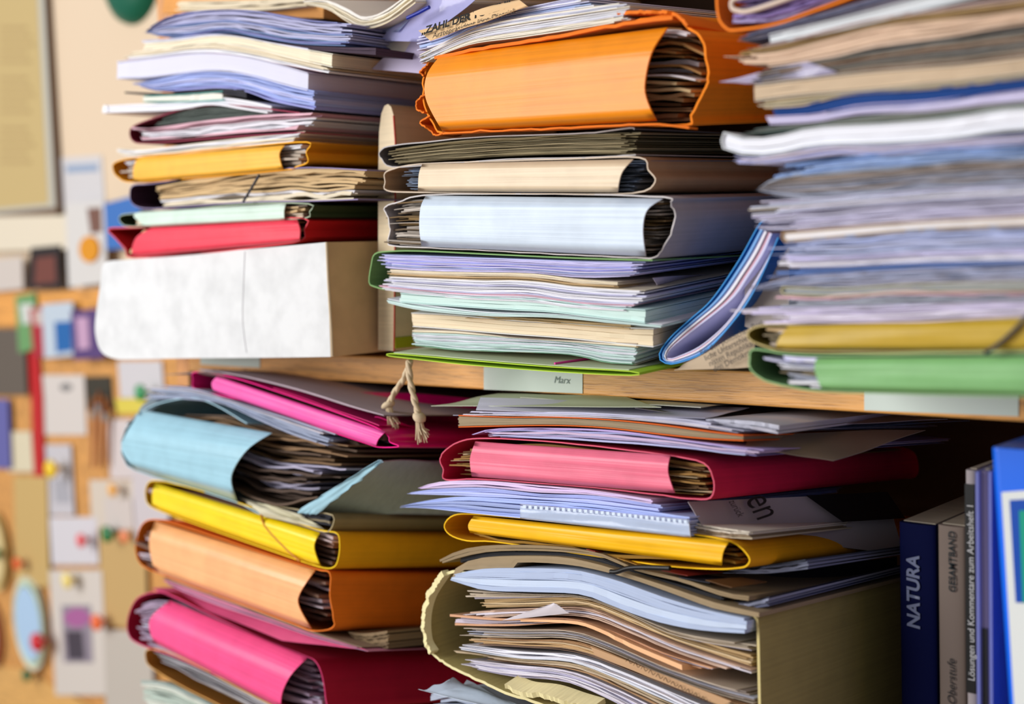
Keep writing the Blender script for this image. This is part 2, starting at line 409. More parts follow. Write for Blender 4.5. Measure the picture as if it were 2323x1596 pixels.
lb = edge_label('pale paper label with faint pencil writing stuck on the shelf edge below the lime folder', [(1098, 832), (1322, 842), (1322, 892), (1098, 883)])
lettering('Marx', PL(-.0011).at(1256, 868), (1, 0, -.0), (0, 0, 1), .0075, plainmat((.55, .6, .6)), lb, 'pencil_writing', shear=.3, label='faint pencil word')
edge_label('long blank paper label stuck on the shelf edge under the green folder', [(1961, 868), (2311, 882), (2311, 944), (1961, 930)])
edge_label('short pale label on the shelf edge under the white box', [(455, 792), (590, 798), (590, 834), (455, 826)])
# ---------------- things on the wall to the left ----------------
B0 = PL(WALLY-.001)
def cd_(c): return tuple(x*.88 for x in c)
def wq(pl, px, mb, mat, t=.001):
    q = [pl.at(x, y) for x, y in px]; n = len(q); m = mb.mat(mat); a = mb.add(q); b = mb.add([p+Vector((0, -t, 0)) for p in q])
    w = (q[1]-q[0]).length
    mb.face([b+k for k in range(n)][::-1], m); mb.face([a+k for k in range(n)], m)
    for k in range(n): j = (k+1) % n; mb.face([a+k, b+k, b+j, a+j], m)
def card(name, label, cat, px, col, t=.0012, dep=0, extra=(), rough=.6, group=None):
    """flat thing hung on the wall: px outline, extra = (part name, outline px, colour, label)"""
    pl = PL(WALLY-.0005-dep); q = [pl.at(x, y) for x, y in px]
    if not extra:
        mb = MB(); wq(pl, px, mb, plainmat(cd_(col), rough), t); kw = dict(group=group) if group else {}
        return emit(name, mb, label=label, category=cat, **kw)
    T = thing(name, label, cat, (sum(p.x for p in q)/len(q), pl.y0, min(p.z for p in q)), group)
    mb = MB(); wq(pl, px, mb, plainmat(cd_(col), rough), t); emit('backing', mb, T)
    for i, (pn, ppx, pc, pt) in enumerate(extra):
        mb = MB(); wq(PL(WALLY-.0005-dep-t), ppx, mb, plainmat(cd_(pc), rough), pt); emit(pn, mb, T)
    return T
def oval(cx, cy, rx, ry, n=28, tilt=0):
    return [(cx+rx*math.cos(a)*math.cos(tilt)-ry*math.sin(a)*math.sin(tilt), cy+ry*math.sin(a)*math.cos(tilt)+rx*math.cos(a)*math.sin(tilt)) for a in [2*math.pi*k/n for k in range(n)]]
mb = MB(); wq(PL(WALLY-.001), [(-60, 735), (420, 735), (470, 1640), (-60, 1640)], mb, wood((.80, .58, .32), 30, 30, .8), .004)
emit('cork_board', mb, label='large tan pinboard on the wall below the wooden rail', category='pinboard')
mb = MB(); wq(PL(WALLY), [(-60, 662), (330, 652), (335, 728), (-60, 742)], mb, wood((.88, .62, .30), 6, 60), .012)
emit('wooden_rail', mb, label='orange wooden rail running along the top of the pinboard', category='rail')
mb = MB(); wq(PL(WALLY), [(-60, 1505), (60, 1510), (300, 1640), (-60, 1640)], mb, wood((.85, .66, .38), 6, 60), .012)
emit('wooden_rail', mb, label='light wooden rail along the bottom left edge of the pinboard', category='rail')
mb = MB(); wq(PL(WALLY), [(-60, 492), (300, 486), (300, 560), (-60, 572)], mb, plainmat((.84, .80, .72), .5), .02)
emit('wall_ledge', mb, label='cream painted ledge on the wall under the big framed poster', category='ledge')
txt = [('text_line', [(0, y), (58+18*((k*7) % 3)/2, y), (58+18*((k*7) % 3)/2, y+5), (0, y+5)], (.68, .58, .40), .0005) for k, y in enumerate(range(60, 380, 19)) if k % 6 != 5]
card('framed_poster', 'large yellowed framed poster with a brown frame, top left on the wall', 'poster', [(-60, -60), (114, -60), (146, 474), (140, 492), (-60, 492)], (.48, .38, .30), .012, 0,
     [('mat_board', [(-60, -60), (98, -60), (127, 470), (-60, 488)], (.80, .79, .74), .001), ('poster_print', [(-60, -60), (84, -60), (112, 462), (-60, 478)], (.83, .73, .50), .0015)])
po = [o for o in COL.objects if o.name.startswith('framed_poster')][0]
for nm, px, c, t in txt:
    mb = MB(); wq(PL(WALLY-.0155), px, mb, plainmat(c), t); emit('text_line', mb, po)
mb = MB(); cc = PL(WALLY).at(302, -62); rings = []
for rr, dy in ((.0, -.03), (.03, -.029), (.06, -.022), (.078, -.008), (.08, 0)):
    rings.append([cc+Vector((rr*math.cos(a), dy, rr*math.sin(a))) for a in [2*math.pi*k/40 for k in range(40)]])
mb.loft(rings, plainmat((.05, .36, .27), .4)); emit('round_wall_plaque', mb, smooth=50, label='dark green round plaque high on the wall beside the shelf post', category='plaque')
card('note_sheet', 'white sheet with a pale blue headline pinned above the ledge', 'note', [(138, 358), (232, 352), (240, 470), (146, 474)], (.88, .87, .88), .001, 0,
     [('blue_headline', [(150, 375), (222, 371), (223, 388), (151, 392)], (.62, .70, .82), .0005)])
card('greeting_card', 'white card with a brown drawing and an orange ball, left of the red folder', 'card', [(150, 462), (238, 456), (246, 640), (158, 652)], (.90, .89, .88), .002, .02,
     [('brown_drawing', [(198, 472), (230, 470), (232, 526), (206, 530)], (.50, .35, .30), .0005), ('orange_ball', oval(206, 565, 22, 30), (.93, .62, .10), .004)])
card('blue_card', 'bright blue card on the wall just left of the purple folder', 'card', [(238, 462), (320, 440), (322, 560), (244, 566)], (.25, .48, .80), .002, .02)
card('dark_photo', 'small dark reddish photo standing on the ledge', 'photo', [(72, 562), (138, 556), (142, 655), (62, 657)], (.16, .12, .12), .002, .021,
     [('red_figures', [(82, 585), (125, 580), (128, 640), (78, 645)], (.48, .26, .22), .0005)])
card('note_sheet', 'pale sheet standing at the far left end of the ledge', 'note', [(-40, 590), (52, 582), (54, 655), (-40, 664)], (.87, .83, .80), .001, .021)
# magazines and cards hanging over the rail
cols = [([(38, 672), (82, 664), (92, 790), (46, 800)], (.45, .66, .42), 'green magazine clipped to the wooden rail', ('white_panel', [(45, 690), (75, 688), (80, 730), (52, 736)], (.88, .9, .88), .0006)),
        ([(70, 700), (104, 694), (112, 806), (80, 812)], (.72, .16, .22), 'red magazine hanging beside the green one', ('pale_panel', [(75, 705), (95, 703), (98, 735), (80, 738)], (.85, .75, .72), .0006)),
        ([(98, 690), (168, 684), (174, 806), (104, 812)], (.80, .86, .92), 'white and blue magazine hanging in the middle of the rail', ('blue_picture', [(124, 730), (162, 728), (164, 795), (128, 800)], (.12, .42, .72), .0006)),
        ([(164, 705), (232, 698), (240, 812), (170, 816)], (.36, .26, .50), 'purple magazine hanging at the right end of the rail', ('pink_picture', [(172, 720), (200, 718), (204, 790), (178, 793)], (.82, .66, .80), .0006))]
for k, (px, c, lab, ex) in enumerate(cols): card('magazine', lab, 'magazine', px, c, .003, .014+.004*k, [ex])
card('ribbon', 'long red ribbon hanging down the pinboard', 'ribbon', [(58, 735), (84, 735), (98, 900), (104, 1135), (80, 1142), (72, 900)], (.80, .12, .14), .0015, .008)
def C4(x0, y0, x1, y1, s=0, k=6): return [(x0, y0), (x1, y0-s), (x1+k, y1-s), (x0+k, y1)]
K_ = [('pinned_card', 'white card with a small grey emblem right of the ribbon', C4(84, 850, 192, 986), (.90, .87, .85), [('grey_emblem', oval(150, 878, 14, 9), (.55, .54, .54), .0006)]),
      ('pinned_photo', 'dark photo of paintbrushes at the top of the pinboard', C4(194, 854, 252, 930, 2), (.24, .22, .17), [('tan_patch', C4(214, 900, 246, 926), (.66, .45, .28), .0006)]),  # tan patch is part of the printed picture
      ('pinned_sheet', 'blank white sheet under the white box corner', C4(268, 818, 368, 902), (.88, .87, .89), []),
      ('yellow_note', 'yellow paper strip above the blue folder', C4(262, 904, 332, 938, 2), (.93, .86, .35), []),
      ('pinned_sheet', 'narrow white sheet behind the tip of the blue folder', C4(246, 950, 300, 1085), (.90, .86, .86), []),
      ('pinned_label', 'narrow pale label sheet with a round yellow pin', C4(104, 1008, 162, 1168, 0, 8), (.84, .83, .86), [('text_block', C4(120, 1085, 155, 1140), (.72, .72, .76), .0005)]),
      ('pinned_card', 'cream card at the left edge behind the ribbon', C4(14, 978, 72, 1070), (.92, .88, .76), []),
      ('pinned_card', 'cream square card with an orange pin', C4(204, 1088, 306, 1200), (.90, .85, .79), []),
      ('pinned_card', 'white card with a red pin in the middle of the pinboard', C4(113, 1172, 220, 1280), (.90, .89, .92), []),
      ('pinned_sheet', 'kraft brown sheet hanging under the green pin', C4(226, 1195, 330, 1420), (.84, .70, .46), []),
      ('pinned_sheet', 'tall kraft paper sheet left of the white cards', C4(32, 1080, 108, 1330), (.85, .72, .46), []),
      ('pinned_photo_sheet', 'tall white sheet with a photo of purple flowers', C4(113, 1292, 232, 1576, 0, 14), (.90, .87, .84), [('flower_photo', C4(140, 1372, 206, 1502), (.62, .58, .64), .0006), ('purple_blossom', oval(176, 1400, 30, 22), (.72, .42, .66), .001), ('dark_stems', C4(150, 1430, 188, 1495), (.30, .27, .32), .001)]),
      ('pinned_sheet', 'grey white sheet beside the lowest folders on the left', C4(236, 1428, 345, 1610), (.82, .79, .75), []),
      ('pinned_sheet', 'white sheet behind the yellow and orange folders', C4(300, 1040, 380, 1230), (.87, .84, .86), []),
      ('pinned_card', 'blue and purple card at the left edge of the pinboard', C4(-20, 905, 20, 1062), (.42, .42, .70), []),
      ('pinned_photo', 'grey brown photo at the far left top of the pinboard', C4(-30, 745, 56, 895), (.42, .38, .34), []),
      ('envelope', 'white envelope between the two brown wooden strips', C4(236, 1130, 300, 1200), (.88, .84, .82), [])]
for k, (nm, lab, px, c, ex) in enumerate(K_): card(nm, lab, nm.split('_')[-1], px, c, .0012, .0055+.0006*k, ex)
# paintbrushes in the photo's place hang as real ones
for k, (x, y, x1, y1) in enumerate([(212, 900, 208, 1060), (226, 885, 222, 1060), (240, 905, 238, 1055)]):
    pl = PL(WALLY-.02); T = thing('paintbrush', ['leftmost', 'middle', 'rightmost'][k]+' of the three wooden paintbrushes on the pinboard', 'brush', pl.at(x1, y1), 'paintbrushes on the pinboard')
    mb = MB(); tube(mb, [pl.at(x, y+45), pl.at((x+x1)/2, (y+y1)/2+20), pl.at(x1, y1)], .0055, plainmat((.78, .55, .36), .4), 10, .003); emit('handle', mb, T, smooth=60)
    mb = MB(); tube(mb, [pl.at(x, y+48), pl.at(x, y+30)], .0062, plainmat((.6, .6, .6), .3), 10); emit('ferrule', mb, T, smooth=60)
    mb = MB(); tube(mb, [pl.at(x, y+30), pl.at(x, y+14), pl.at(x-1, y)], .006, plainmat((.52, .30, .14), .9), 10, .002); emit('bristles', mb, T, smooth=60)
def pin(x, y, c, lab, r=.011, dep=.018):
    o = PL(WALLY-.0005-dep).at(x, y); mb = MB(); rings = []
    for rr, dy in ((.25, 0), (.25, -.4), (.7, -.6), (1, -.9), (1, -1.3), (.7, -1.5), (.05, -1.52)):
        rings.append([o+r*Vector((rr*math.cos(a), dy, rr*math.sin(a))) for a in [2*math.pi*k/18 for k in range(18)]])
    mb.loft(rings, plainmat(c, .3, .5)); tube(mb, [o+Vector((0, dep, 0)), o], r*.1, plainmat((.7, .7, .7), .3), 6)
    emit('push_pin', mb, smooth=50, label=lab, category='pin')
pin(137, 1060, (.93, .80, .08), 'yellow push pin in the narrow pale label', .016)
pin(262, 1207, (.05, .45, .22), 'green push pin at the top of the kraft sheet', .014)
pin(337, 888, (.05, .55, .30), 'green push pin beside the blue folder tip', .013)
pin(270, 1108, (.90, .66, .30), 'pale orange push pin in the cream square card')
pin(200, 1222, (.88, .35, .38), 'red push pin in the middle white card', .012)
pin(54, 1275, (.92, .42, .16), 'orange push pin in the tall kraft sheet', .012)
pin(238, 1406, (.93, .42, .18), 'orange push pin at the foot of the kraft sheet', .014)
pin(171, 1312, (.93, .85, .50), 'pale yellow push pin above the flower photo', .014)
pin(75, 1527, (.25, .42, .25), 'green push pin under the oval plate', .012)
pin(4, 1252, (.40, .58, .30), 'light green push pin at the left picture edge', .012)
pin(296, 1213, (.93, .55, .35), 'salmon push pin right of the green one')
def plate(cx, cy, rx, lab, c0, c1, ring):
    pl = PL(WALLY-.012); T = thing('oval_plaque', lab, 'plaque', pl.at(cx, cy)); o = pl.at(cx, cy)
    for nm, ss, cl, yy in (('rim', (1.0, .88, .8), c0, 0), ('painted_center', (.80, .5, .02), c1, -.002)):
        mb = MB(); rings = [[o+Vector((rx*s*math.cos(a), yy-(.006 if i == 0 else .002), rx*1.42*s*math.sin(a))) for a in [2*math.pi*k/36 for k in range(36)]] for i, s in enumerate(ss)]
        if nm == 'rim': rings = [[p+Vector((0, .006, 0)) for p in rings[0]]]+rings
        mb.loft(rings, plainmat(cl, .3, .5)); emit(nm, mb, T, smooth=50)
    mb = MB(); rings = [[o+Vector((rx*s*math.cos(a), -.007-d, rx*1.42*s*math.sin(a))) for a in [2*math.pi*k/36 for k in range(36)]] for s, d in ((.90, 0), (.86, .002), (.82, 0))]
    mb.loft(rings, plainmat(ring, .4), caps=False); emit('painted_ring', mb, T, smooth=50)
plate(72, 1412, .062, 'oval light blue plaque with a cream rim on the pinboard', (.86, .88, .80), (.66, .78, .90), (.74, .84, .74))
plate(-22, 1432, .05, 'oval cream plaque with a red rim at the left picture edge', (.84, .62, .50), (.90, .84, .72), (.75, .25, .20))
plate(-8, 1248, .055, 'oval yellowish plaque above the red rimmed one', (.86, .78, .52), (.88, .80, .58), (.80, .70, .45))
pin(106, 1450, (.80, .08, .14), 'large red push pin in the blue oval plaque', .017, .024)
# ================= upper left pile =================
A = PL(-.08)
UL = 'in the upper left pile'
# white box
T = thing('storage_box', 'long white cardboard box with a rounded corner at the foot of the upper left pile', 'box', A.at(500, 812)+Vector((0, .1, 0)))
D = ddir(750, 680, A, None); outl = catmull([(741, 549), (600, 562), (450, 574), (300, 588), (248, 592), (232, 603), (228, 640), (218, 710), (216, 755), (228, 795), (256, 812), (300, 814), (450, 812), (600, 811), (750, 809)], 4)
P = [A.at(x, y) for x, y in outl]; mb = MB(); m = mb.mat(paper((.86, .87, .88), 'board', .6)); mk = mb.mat(paper((.84, .70, .53), 'board', .7))
a = mb.add(P); b = mb.add([p+D*.30 for p in P]); n = len(P)
mb.face([a+k for k in range(n)][::1], m, [(p.x, p.z) for p in P])
for k in range(n-1): mb.face([a+k, b+k, b+k+1, a+k+1], mk, [(0, P[k].x), (.3, P[k].x), (.3, P[k+1].x), (0, P[k+1].x)])
mb.face([a+n-1, b+n-1, b, a], mk, [(0, 0), (.3, 0), (.3, .09), (0, .09)]); mb.face([b+k for k in range(n)][::-1], mk)
emit('body', mb, T, smooth=40)
mb = MB(); tube(mb, [A.at(x, y, .0002) for x, y in [(741, 549), (745, 640), (752, 750), (754, 808)]], .0011, paper((.80, .72, .6), 'plain')); emit('worn_edge', mb, T)
mb = MB(); tube(mb, [A.at(x, y, -.0001) for x, y in resample([(556, 570), (553, 640), (551, 730), (560, 800)], 8)], .0005, paper((.70, .70, .72), 'plain')); emit('crease', mb, T)
# red folder
folder('flat red folder lying directly on the white box', A, [(690, 495), (560, 499), (420, 508), (300, 516), (246, 519), (262, 540), (285, 565), (302, 584), (450, 575), (600, 558), (684, 545), (690, 520)],
       (.80, .07, .10), (([(345, 516), (312, 535), (300, 560), (300, 583)]), ([(672, 498), (680, 520), (678, 548)])), closed=True, fcolor=(.93, .22, .32), bulge=.004, th=.0012, sub=3, at=(690, 520), rim=(.9, .3, .35),
       papers=([(330, 522), (680, 502)], [(300, 575), (680, 542)], 'T'), pn=5)
folder('pale green folder with a dark green back lying on the red folder', A, [(700, 462), (560, 462), (420, 476), (300, 484), (272, 490), (274, 505), (300, 514), (420, 509), (600, 499), (694, 494), (702, 480)],
       (.22, .27, .15), (([(316, 480), (303, 490), (330, 514)]), ([(648, 461), (644, 480), (645, 499)])), closed=True, fcolor=(.82, .91, .86), bulge=.003, sub=3, at=(702, 480), rim=(.66, .72, .62),
       papers=([(330, 484), (690, 465)], [(310, 510), (690, 492)], 'TMC'), pn=7)
folder('dark purple folder packed with white pages and closed by a black elastic', A, [(832, 386), (700, 380), (560, 388), (440, 402), (345, 416), (302, 420), (294, 440), (300, 462), (330, 473), (400, 470), (560, 458), (700, 456), (812, 452)],
       (.24, .13, .22), None, sub=3, at=(832, 386), rim=(.55, .50, .66),
       papers=([(352, 425), (480, 402), (620, 386), (790, 382), (832, 387)], [(372, 468), (560, 457), (700, 455), (800, 451)], 'CMWTM'), pn=13, pjf=.003, band=[[(588, 397), (572, 424), (552, 457)]])
folder('thin yellow folder with an open corner in the upper left pile', A, [(696, 322), (560, 332), (430, 345), (310, 357), (262, 368), (256, 384), (268, 402), (304, 413), (450, 403), (640, 386), (672, 378), (698, 367), (694, 345)],
       (.90, .58, .05), (([(310, 358), (302, 385), (303, 413)]), ([(645, 329), (633, 350), (641, 385)])), closed=True, fcolor=(.97, .72, .22), bulge=.004, sub=4, at=(698, 345),
       papers=([(285, 368), (690, 328)], [(290, 402), (690, 374)], 'WCM'), pn=9)
sheaf('magazine', 'thin magazine with a pink cover edge lying on the thin yellow folder', 'magazine', A, [(262, 336), (330, 338), (480, 320), (690, 297)], [(272, 350), (330, 357), (500, 340), (662, 322)], 7, 'PCWC', wob=.6)
folder('maroon folder gaping open at its left end in the upper left pile', A, [(690, 300), (560, 308), (420, 318), (330, 325), (302, 320), (294, 300), (306, 284), (360, 264), (430, 244), (520, 238), (680, 256)],
       (.42, .05, .14), None, sub=5, at=(690, 300), torn=.0, rim=(.6, .22, .32),
       papers=([(308, 288), (350, 292), (480, 274), (600, 262), (730, 256)], [(330, 318), (450, 312), (560, 302), (690, 294)], 'AWCWP'), pn=9)
sheaf('papers', 'grey papers in the top of the maroon folder, darkened as its inner shade', 'papers', A, [(380, 262), (470, 243), (600, 250)], [(350, 285), (480, 272), (620, 261)], 5, [(.22, .2, .22), (.12, .1, .13), (.3, .34, .32)], off=-.006)  # shade inside the gaping folder is put into these paper colours
sheaf('folded_sheets', 'white sheets folded into a narrow loop above the maroon folder', 'papers', A, [(236, 240), (300, 236), (400, 232), (490, 221), (560, 228), (614, 240)], [(236, 256), (300, 254), (400, 250), (480, 238), (550, 248), (612, 258)], 3, 'WLW', wob=.1, L=.2)
mb = MB(); tube(mb, [A.at(238, 248), A.at(238, 248)+Vector((0, .2, 0))], .0042, paper(PAL['W'], 'plain'), 14)
emit('folded_edge', mb, [o for o in COL.objects if o.name == 'folded_sheets'][0], smooth=60)
book('thin booklet with a teal edge on the white loop of sheets', A, [(325, 220), (420, 216), (505, 209)], [(325, 229), (430, 228), (506, 224)], (.35, .70, .66), (.93, .92, .88), L=.22, cat='booklet')
sheaf('dark_folder', 'dark charcoal folder edge squeezed under the pale blue sleeves', 'folder', A, [(285, 208), (400, 211), (480, 200), (560, 204)], [(285, 212), (400, 217), (490, 211), (560, 222)], 2, 'DD', jx=.0)
sheaf('plastic_sleeves', 'pale blue plastic sleeves sagging under the thick white book', 'sleeves', A, [(300, 190), (360, 180), (430, 165), (500, 163), (580, 172), (640, 190), (715, 206)], [(318, 194), (360, 207), (430, 204), (500, 200), (560, 208), (620, 230), (715, 249)], 12, [(.62, .68, .90), (.70, .74, .94), (.60, .62, .86), (.76, .78, .95)], wob=.8, dark=.9, L=.3)
book('thick glossy white book with wavy pages in the upper left pile', A, [(264, 142), (330, 134), (420, 123), (480, 121), (540, 127), (620, 145), (698, 168)], [(263, 176), (330, 174), (420, 163), (480, 158), (540, 163), (620, 183), (697, 203)], (.84, .84, .92), (.84, .84, .91), dark=.96, L=.3, coverkind='plain')
sheaf('magazines', 'stack of thin cream magazines on the thick white book', 'magazines', A, [(300, 118), (380, 108), (470, 94), (560, 105), (660, 128), (740, 148)], [(286, 136), (340, 132), (430, 121), (520, 123), (620, 142), (740, 166)], 9, 'CMTPW', jx=.02)
book('cream paperback with a square corner on the thin magazines', A, [(330, 100), (400, 95), (480, 84), (540, 86), (640, 105), (755, 125)], [(325, 112), (400, 108), (480, 96), (560, 104), (650, 126), (754, 150)], (.92, .90, .84), (.93, .89, .79), L=.28)
sheaf('papers', 'white sheets with a bent middle on the cream paperback', 'papers', A, [(320, 92), (400, 87), (470, 78), (530, 80), (610, 95), (700, 110)], [(325, 98), (400, 94), (480, 84), (540, 86), (620, 102), (700, 121)], 3, 'LWL')
sheaf('dark_sheet', 'dark brown sheet under the topmost plastic sleeves on the left', 'sheet', A, [(560, 88), (700, 104), (850, 108)], [(560, 92), (700, 112), (850, 124)], 2, [(.25, .18, .25), (.3, .22, .3)])
sheaf('plastic_sleeves', 'grey lavender plastic sleeves on top of the upper left pile', 'sleeves', A, [(335, 68), (380, 40), (440, 27), (520, 22), (600, 27), (700, 46), (790, 52)], [(330, 76), (380, 84), (440, 82), (510, 72), (580, 84), (680, 100), (790, 104)], 17, [(.62, .62, .78), (.55, .58, .78), (.70, .70, .84), (.50, .52, .74), (.74, .74, .86), (.45, .55, .74)], wob=1.2, dark=.85, jx=.02)
sheaf('wooden_tray', 'flat light wooden tray behind the topmost sleeves', 'tray', PL(-.02), [(378, -10), (560, -10), (740, -2)], [(372, 30), (560, 36), (740, 42)], 1, [(.86, .60, .32)], kind='card')
sheaf('papers', 'salmon and cream papers leaning on the wooden tray', 'papers', PL(-.03), [(405, 2), (560, 0), (690, -6)], [(400, 24), (560, 26), (700, 14)], 4, [(.90, .84, .72), (.88, .66, .56), (.92, .86, .78)])
# upright book between the upper piles
Bk = PL(-.035); T = thing('upright_book', 'upright beige spined book with a red line, between upper left and middle piles', 'book', Bk.at(880, 796)+Vector((0, .1, 0)))
mb = MB(); m = mb.mat(paper((.90, .82, .68), 'card', .5)); px = [(858, 793), (858, 600), (858, 400), (860, 300), (865, 258), (872, 240), (880, 236), (887, 242), (893, 262), (897, 320), (896, 600), (894, 796)]
P = [Bk.at(x, y) for x, y in px]; a = mb.add(P); b = mb.add([p+Vector((.0, .2, 0)) for p in P]); n = len(P); mb.face([a+k for k in range(n)], m, [(p.x, p.z) for p in P])
for k in range(n): j = (k+1) % n; mb.face([a+k, b+k, b+j, a+j], m, [(0, k*.01), (.2, k*.01), (.2, k*.01+.01), (0, k*.01+.01)])
mb.face([b+k for k in range(n)][::-1], m); emit('body', mb, T, smooth=50)
mb = MB(); tube(mb, [Bk.at(x, y, .0002) for x, y in px[8:]], .0007, plainmat((.75, .18, .15))); emit('red_line', mb, T)
o_ = Bk.at(896, 790)
mb = MB(); x_ = o_.x+.0008; mb.box((x_-.001, -.035, o_.z), (x_, .16, o_.z+.009), plainmat((.62, .66, .10))); emit('lime_strip', mb, T)
lettering('Ö', Vector((x_+.0003, .0, .030)), (0, 1, 0), (0, 0, 1), .012, plainmat((.4, .38, .3)), T, 'cover_lettering')
mb = MB(); mb.box((x_-.001, .0, .112), (x_+.0005, .012, .124), plainmat((.7, .05, .12))); emit('red_emblem', mb, T)

# ================= upper middle pile =================
Mp = PL(-.07); Ml = PL(-.055)
# lime folder at the very bottom
folder('thin lime green folder under the whole upper middle pile, poking over the shelf edge', Mp, [(1430, 842), (1250, 832), (1050, 816), (940, 806), (884, 802), (882, 807), (940, 814), (1050, 826), (1250, 842), (1430, 851)],
       (.64, .80, .18), None, closed=True, L=.2, m=-.22, sub=3, at=(1430, 846), rim=(.72, .86, .25), th=.0006)
sheaf('cover_sheet', 'grey green printed cover sheet lying on the lime folder', 'sheet', PL(-.0695), [(890, 799), (940, 802), (1050, 812), (1250, 828), (1425, 838)], [(890, 801), (940, 804), (1050, 814), (1250, 830), (1425, 841)], 1, [(.72, .76, .64)], m=-.22, L=.1, kind='plain')
mb = MB(); D_ = ddir(1425, 838, PL(-.0695), -.22); c_ = PL(-.0695).at(1250, 828)+Vector((0, 0, .0006)); tube(mb, [c_+D_*.004, c_+D_*.05+Vector((.012, 0, 0))], .0009, plainmat((.85, .25, .6))); emit('pink_stripe', mb, [o for o in COL.objects if o.name == 'cover_sheet'][0])
sheaf('magazines', 'bundle of magazines with green and teal edges at the foot of the upper middle pile', 'magazines', Ml, [(935, 758), (1040, 762), (1180, 768), (1300, 775), (1380, 785), (1442, 790)], [(940, 784), (1050, 796), (1180, 800), (1300, 806), (1370, 822), (1440, 828)], 17, 'CAWTZWA', m=-.3, wob=.8, L=.27)
sheaf('magazine', 'worn beige magazine just above the green edged magazines', 'magazine', Ml, [(940, 746), (1050, 750), (1180, 766), (1300, 772), (1450, 778)], [(940, 758), (1050, 762), (1180, 768), (1300, 778), (1445, 795)], 5, 'TCMA', m=-.3)
book('thick beige paperback with blank pages in the upper middle pile', Ml, [(933, 712), (1020, 716), (1150, 728), (1280, 736), (1400, 745), (1483, 748)], [(936, 738), (1020, 744), (1150, 755), (1280, 764), (1400, 776), (1482, 784)], (.90, .90, .90), (.92, .85, .73), m=-.3, n=3, wrap=False, dark=.93)
sheaf('brochure', 'tan brochure lying on the thick beige paperback', 'brochure', Ml, [(1060, 716), (1200, 722), (1320, 730), (1433, 737)], [(1060, 721), (1200, 727), (1320, 738), (1433, 746)], 3, 'TT', m=-.25)
sheaf('folded_brochure', 'white folded brochure reaching furthest left under the aqua book', 'brochure', Mp, [(872, 677), (950, 690), (1100, 708), (1250, 712), (1380, 724), (1500, 737)], [(880, 686), (950, 702), (1100, 716), (1250, 719), (1380, 731), (1500, 742)], 3, 'WWA', m=-.25, wob=.2)
book('pale aqua book lying above the white folded brochure', Mp, [(908, 667), (1000, 674), (1150, 679), (1250, 684), (1360, 698), (1464, 706)], [(908, 683), (1000, 690), (1150, 700), (1250, 705), (1360, 718), (1463, 730)], (.76, .88, .87), (.80, .90, .88), m=-.22, n=2, dark=.94)
# green folder of papers
sheaf('papers', 'lavender papers at the bottom of the green folder', 'papers', Mp, [(866, 648), (960, 658), (1080, 666), (1200, 668), (1320, 685), (1440, 690)], [(880, 658), (960, 668), (1080, 679), (1200, 684), (1300, 697), (1420, 705)], 7, 'LPWL', m=-.2, jx=.01)
sheaf('papers', 'thick sheaf of white papers in the middle of the green folder', 'papers', Mp, [(878, 626), (960, 630), (1080, 634), (1200, 636), (1320, 650), (1460, 658)], [(874, 648), (960, 656), (1080, 665), (1200, 667), (1320, 684), (1450, 690)], 13, 'WWWLC', m=-.2, jx=.012)
sheaf('papers', 'tan recycled papers between the lavender and the white sheaf', 'papers', Mp, [(880, 611), (960, 615), (1080, 618), (1200, 620), (1300, 632), (1400, 640)], [(880, 623), (960, 628), (1080, 632), (1200, 634), (1300, 647), (1400, 652)], 6, 'TTC', m=-.1)
sheaf('papers', 'blue and lavender sleeves at the top of the green folder', 'papers', Mp, [(866, 577), (960, 580), (1080, 584), (1200, 588), (1320, 592), (1450, 594)], [(874, 608), (960, 614), (1080, 617), (1200, 619), (1320, 630), (1440, 626)], 18, [(.70, .74, .93), (.82, .80, .96), (.50, .58, .78), (.88, .86, .97), (.66, .66, .95)], m=-.12, jx=.014, wob=.9)
folder('green folder holding the thick sheaf of papers in the upper middle pile', Mp, [(1480, 590), (1300, 585), (1100, 576), (950, 569), (880, 570), (850, 576), (842, 600), (837, 640), (850, 650), (872, 656)], (.42, .58, .34), None, m=-.05, sub=3, at=(1480, 590), L=.28, th=.0010, rim=(.50, .66, .42))
sheet('loose_sheet', 'creased white sheet slipping out of the right side of the green folder', 'sheet', [(1480, 630, -.06), (1640, 618, .05), (1505, 658, .0), (1490, 646, -.05)], plainmat((.80, .76, .84)), n=6, seed=3)
sheet('loose_sheet', 'long white sheet hanging out below the creased one on the right of the green folder', 'sheet', [(1470, 662, -.06), (1650, 640, .05), (1620, 660, .05), (1440, 694, -.06)], plainmat((.88, .86, .90)), n=6, seed=5)
# white folder
folder('thick light blue-white folder with frayed edges in the upper middle pile', Mp, [(1485, 583), (1510, 552), (1530, 500), (1522, 462), (1505, 447), (1300, 441), (1100, 440), (960, 442), (905, 458), (872, 470), (880, 492), (884, 520), (880, 545), (888, 557), (950, 561), (1100, 568), (1300, 578), (1440, 584)],
       (.70, .68, .70), (([(966, 443), (954, 470), (951, 515), (956, 559)]), ([(1504, 450), (1468, 476), (1458, 520), (1464, 581)])), closed=True, torn=.0018, m=-.05, fcolor=(.80, .86, .93), bulge=.008, at=(1530, 500), rim=(.86, .84, .84), sub=5, power=.5,
       papers=([(900, 460), (960, 452), (1200, 450), (1510, 457)], [(898, 552), (960, 556), (1200, 566), (1480, 574)], [(.52, .42, .28), (.70, .66, .62), (.45, .38, .30), (.80, .76, .72), (.60, .48, .30)]), pn=38, pjf=.007, pjx=.022, pgap=.15, flapoff=.004)
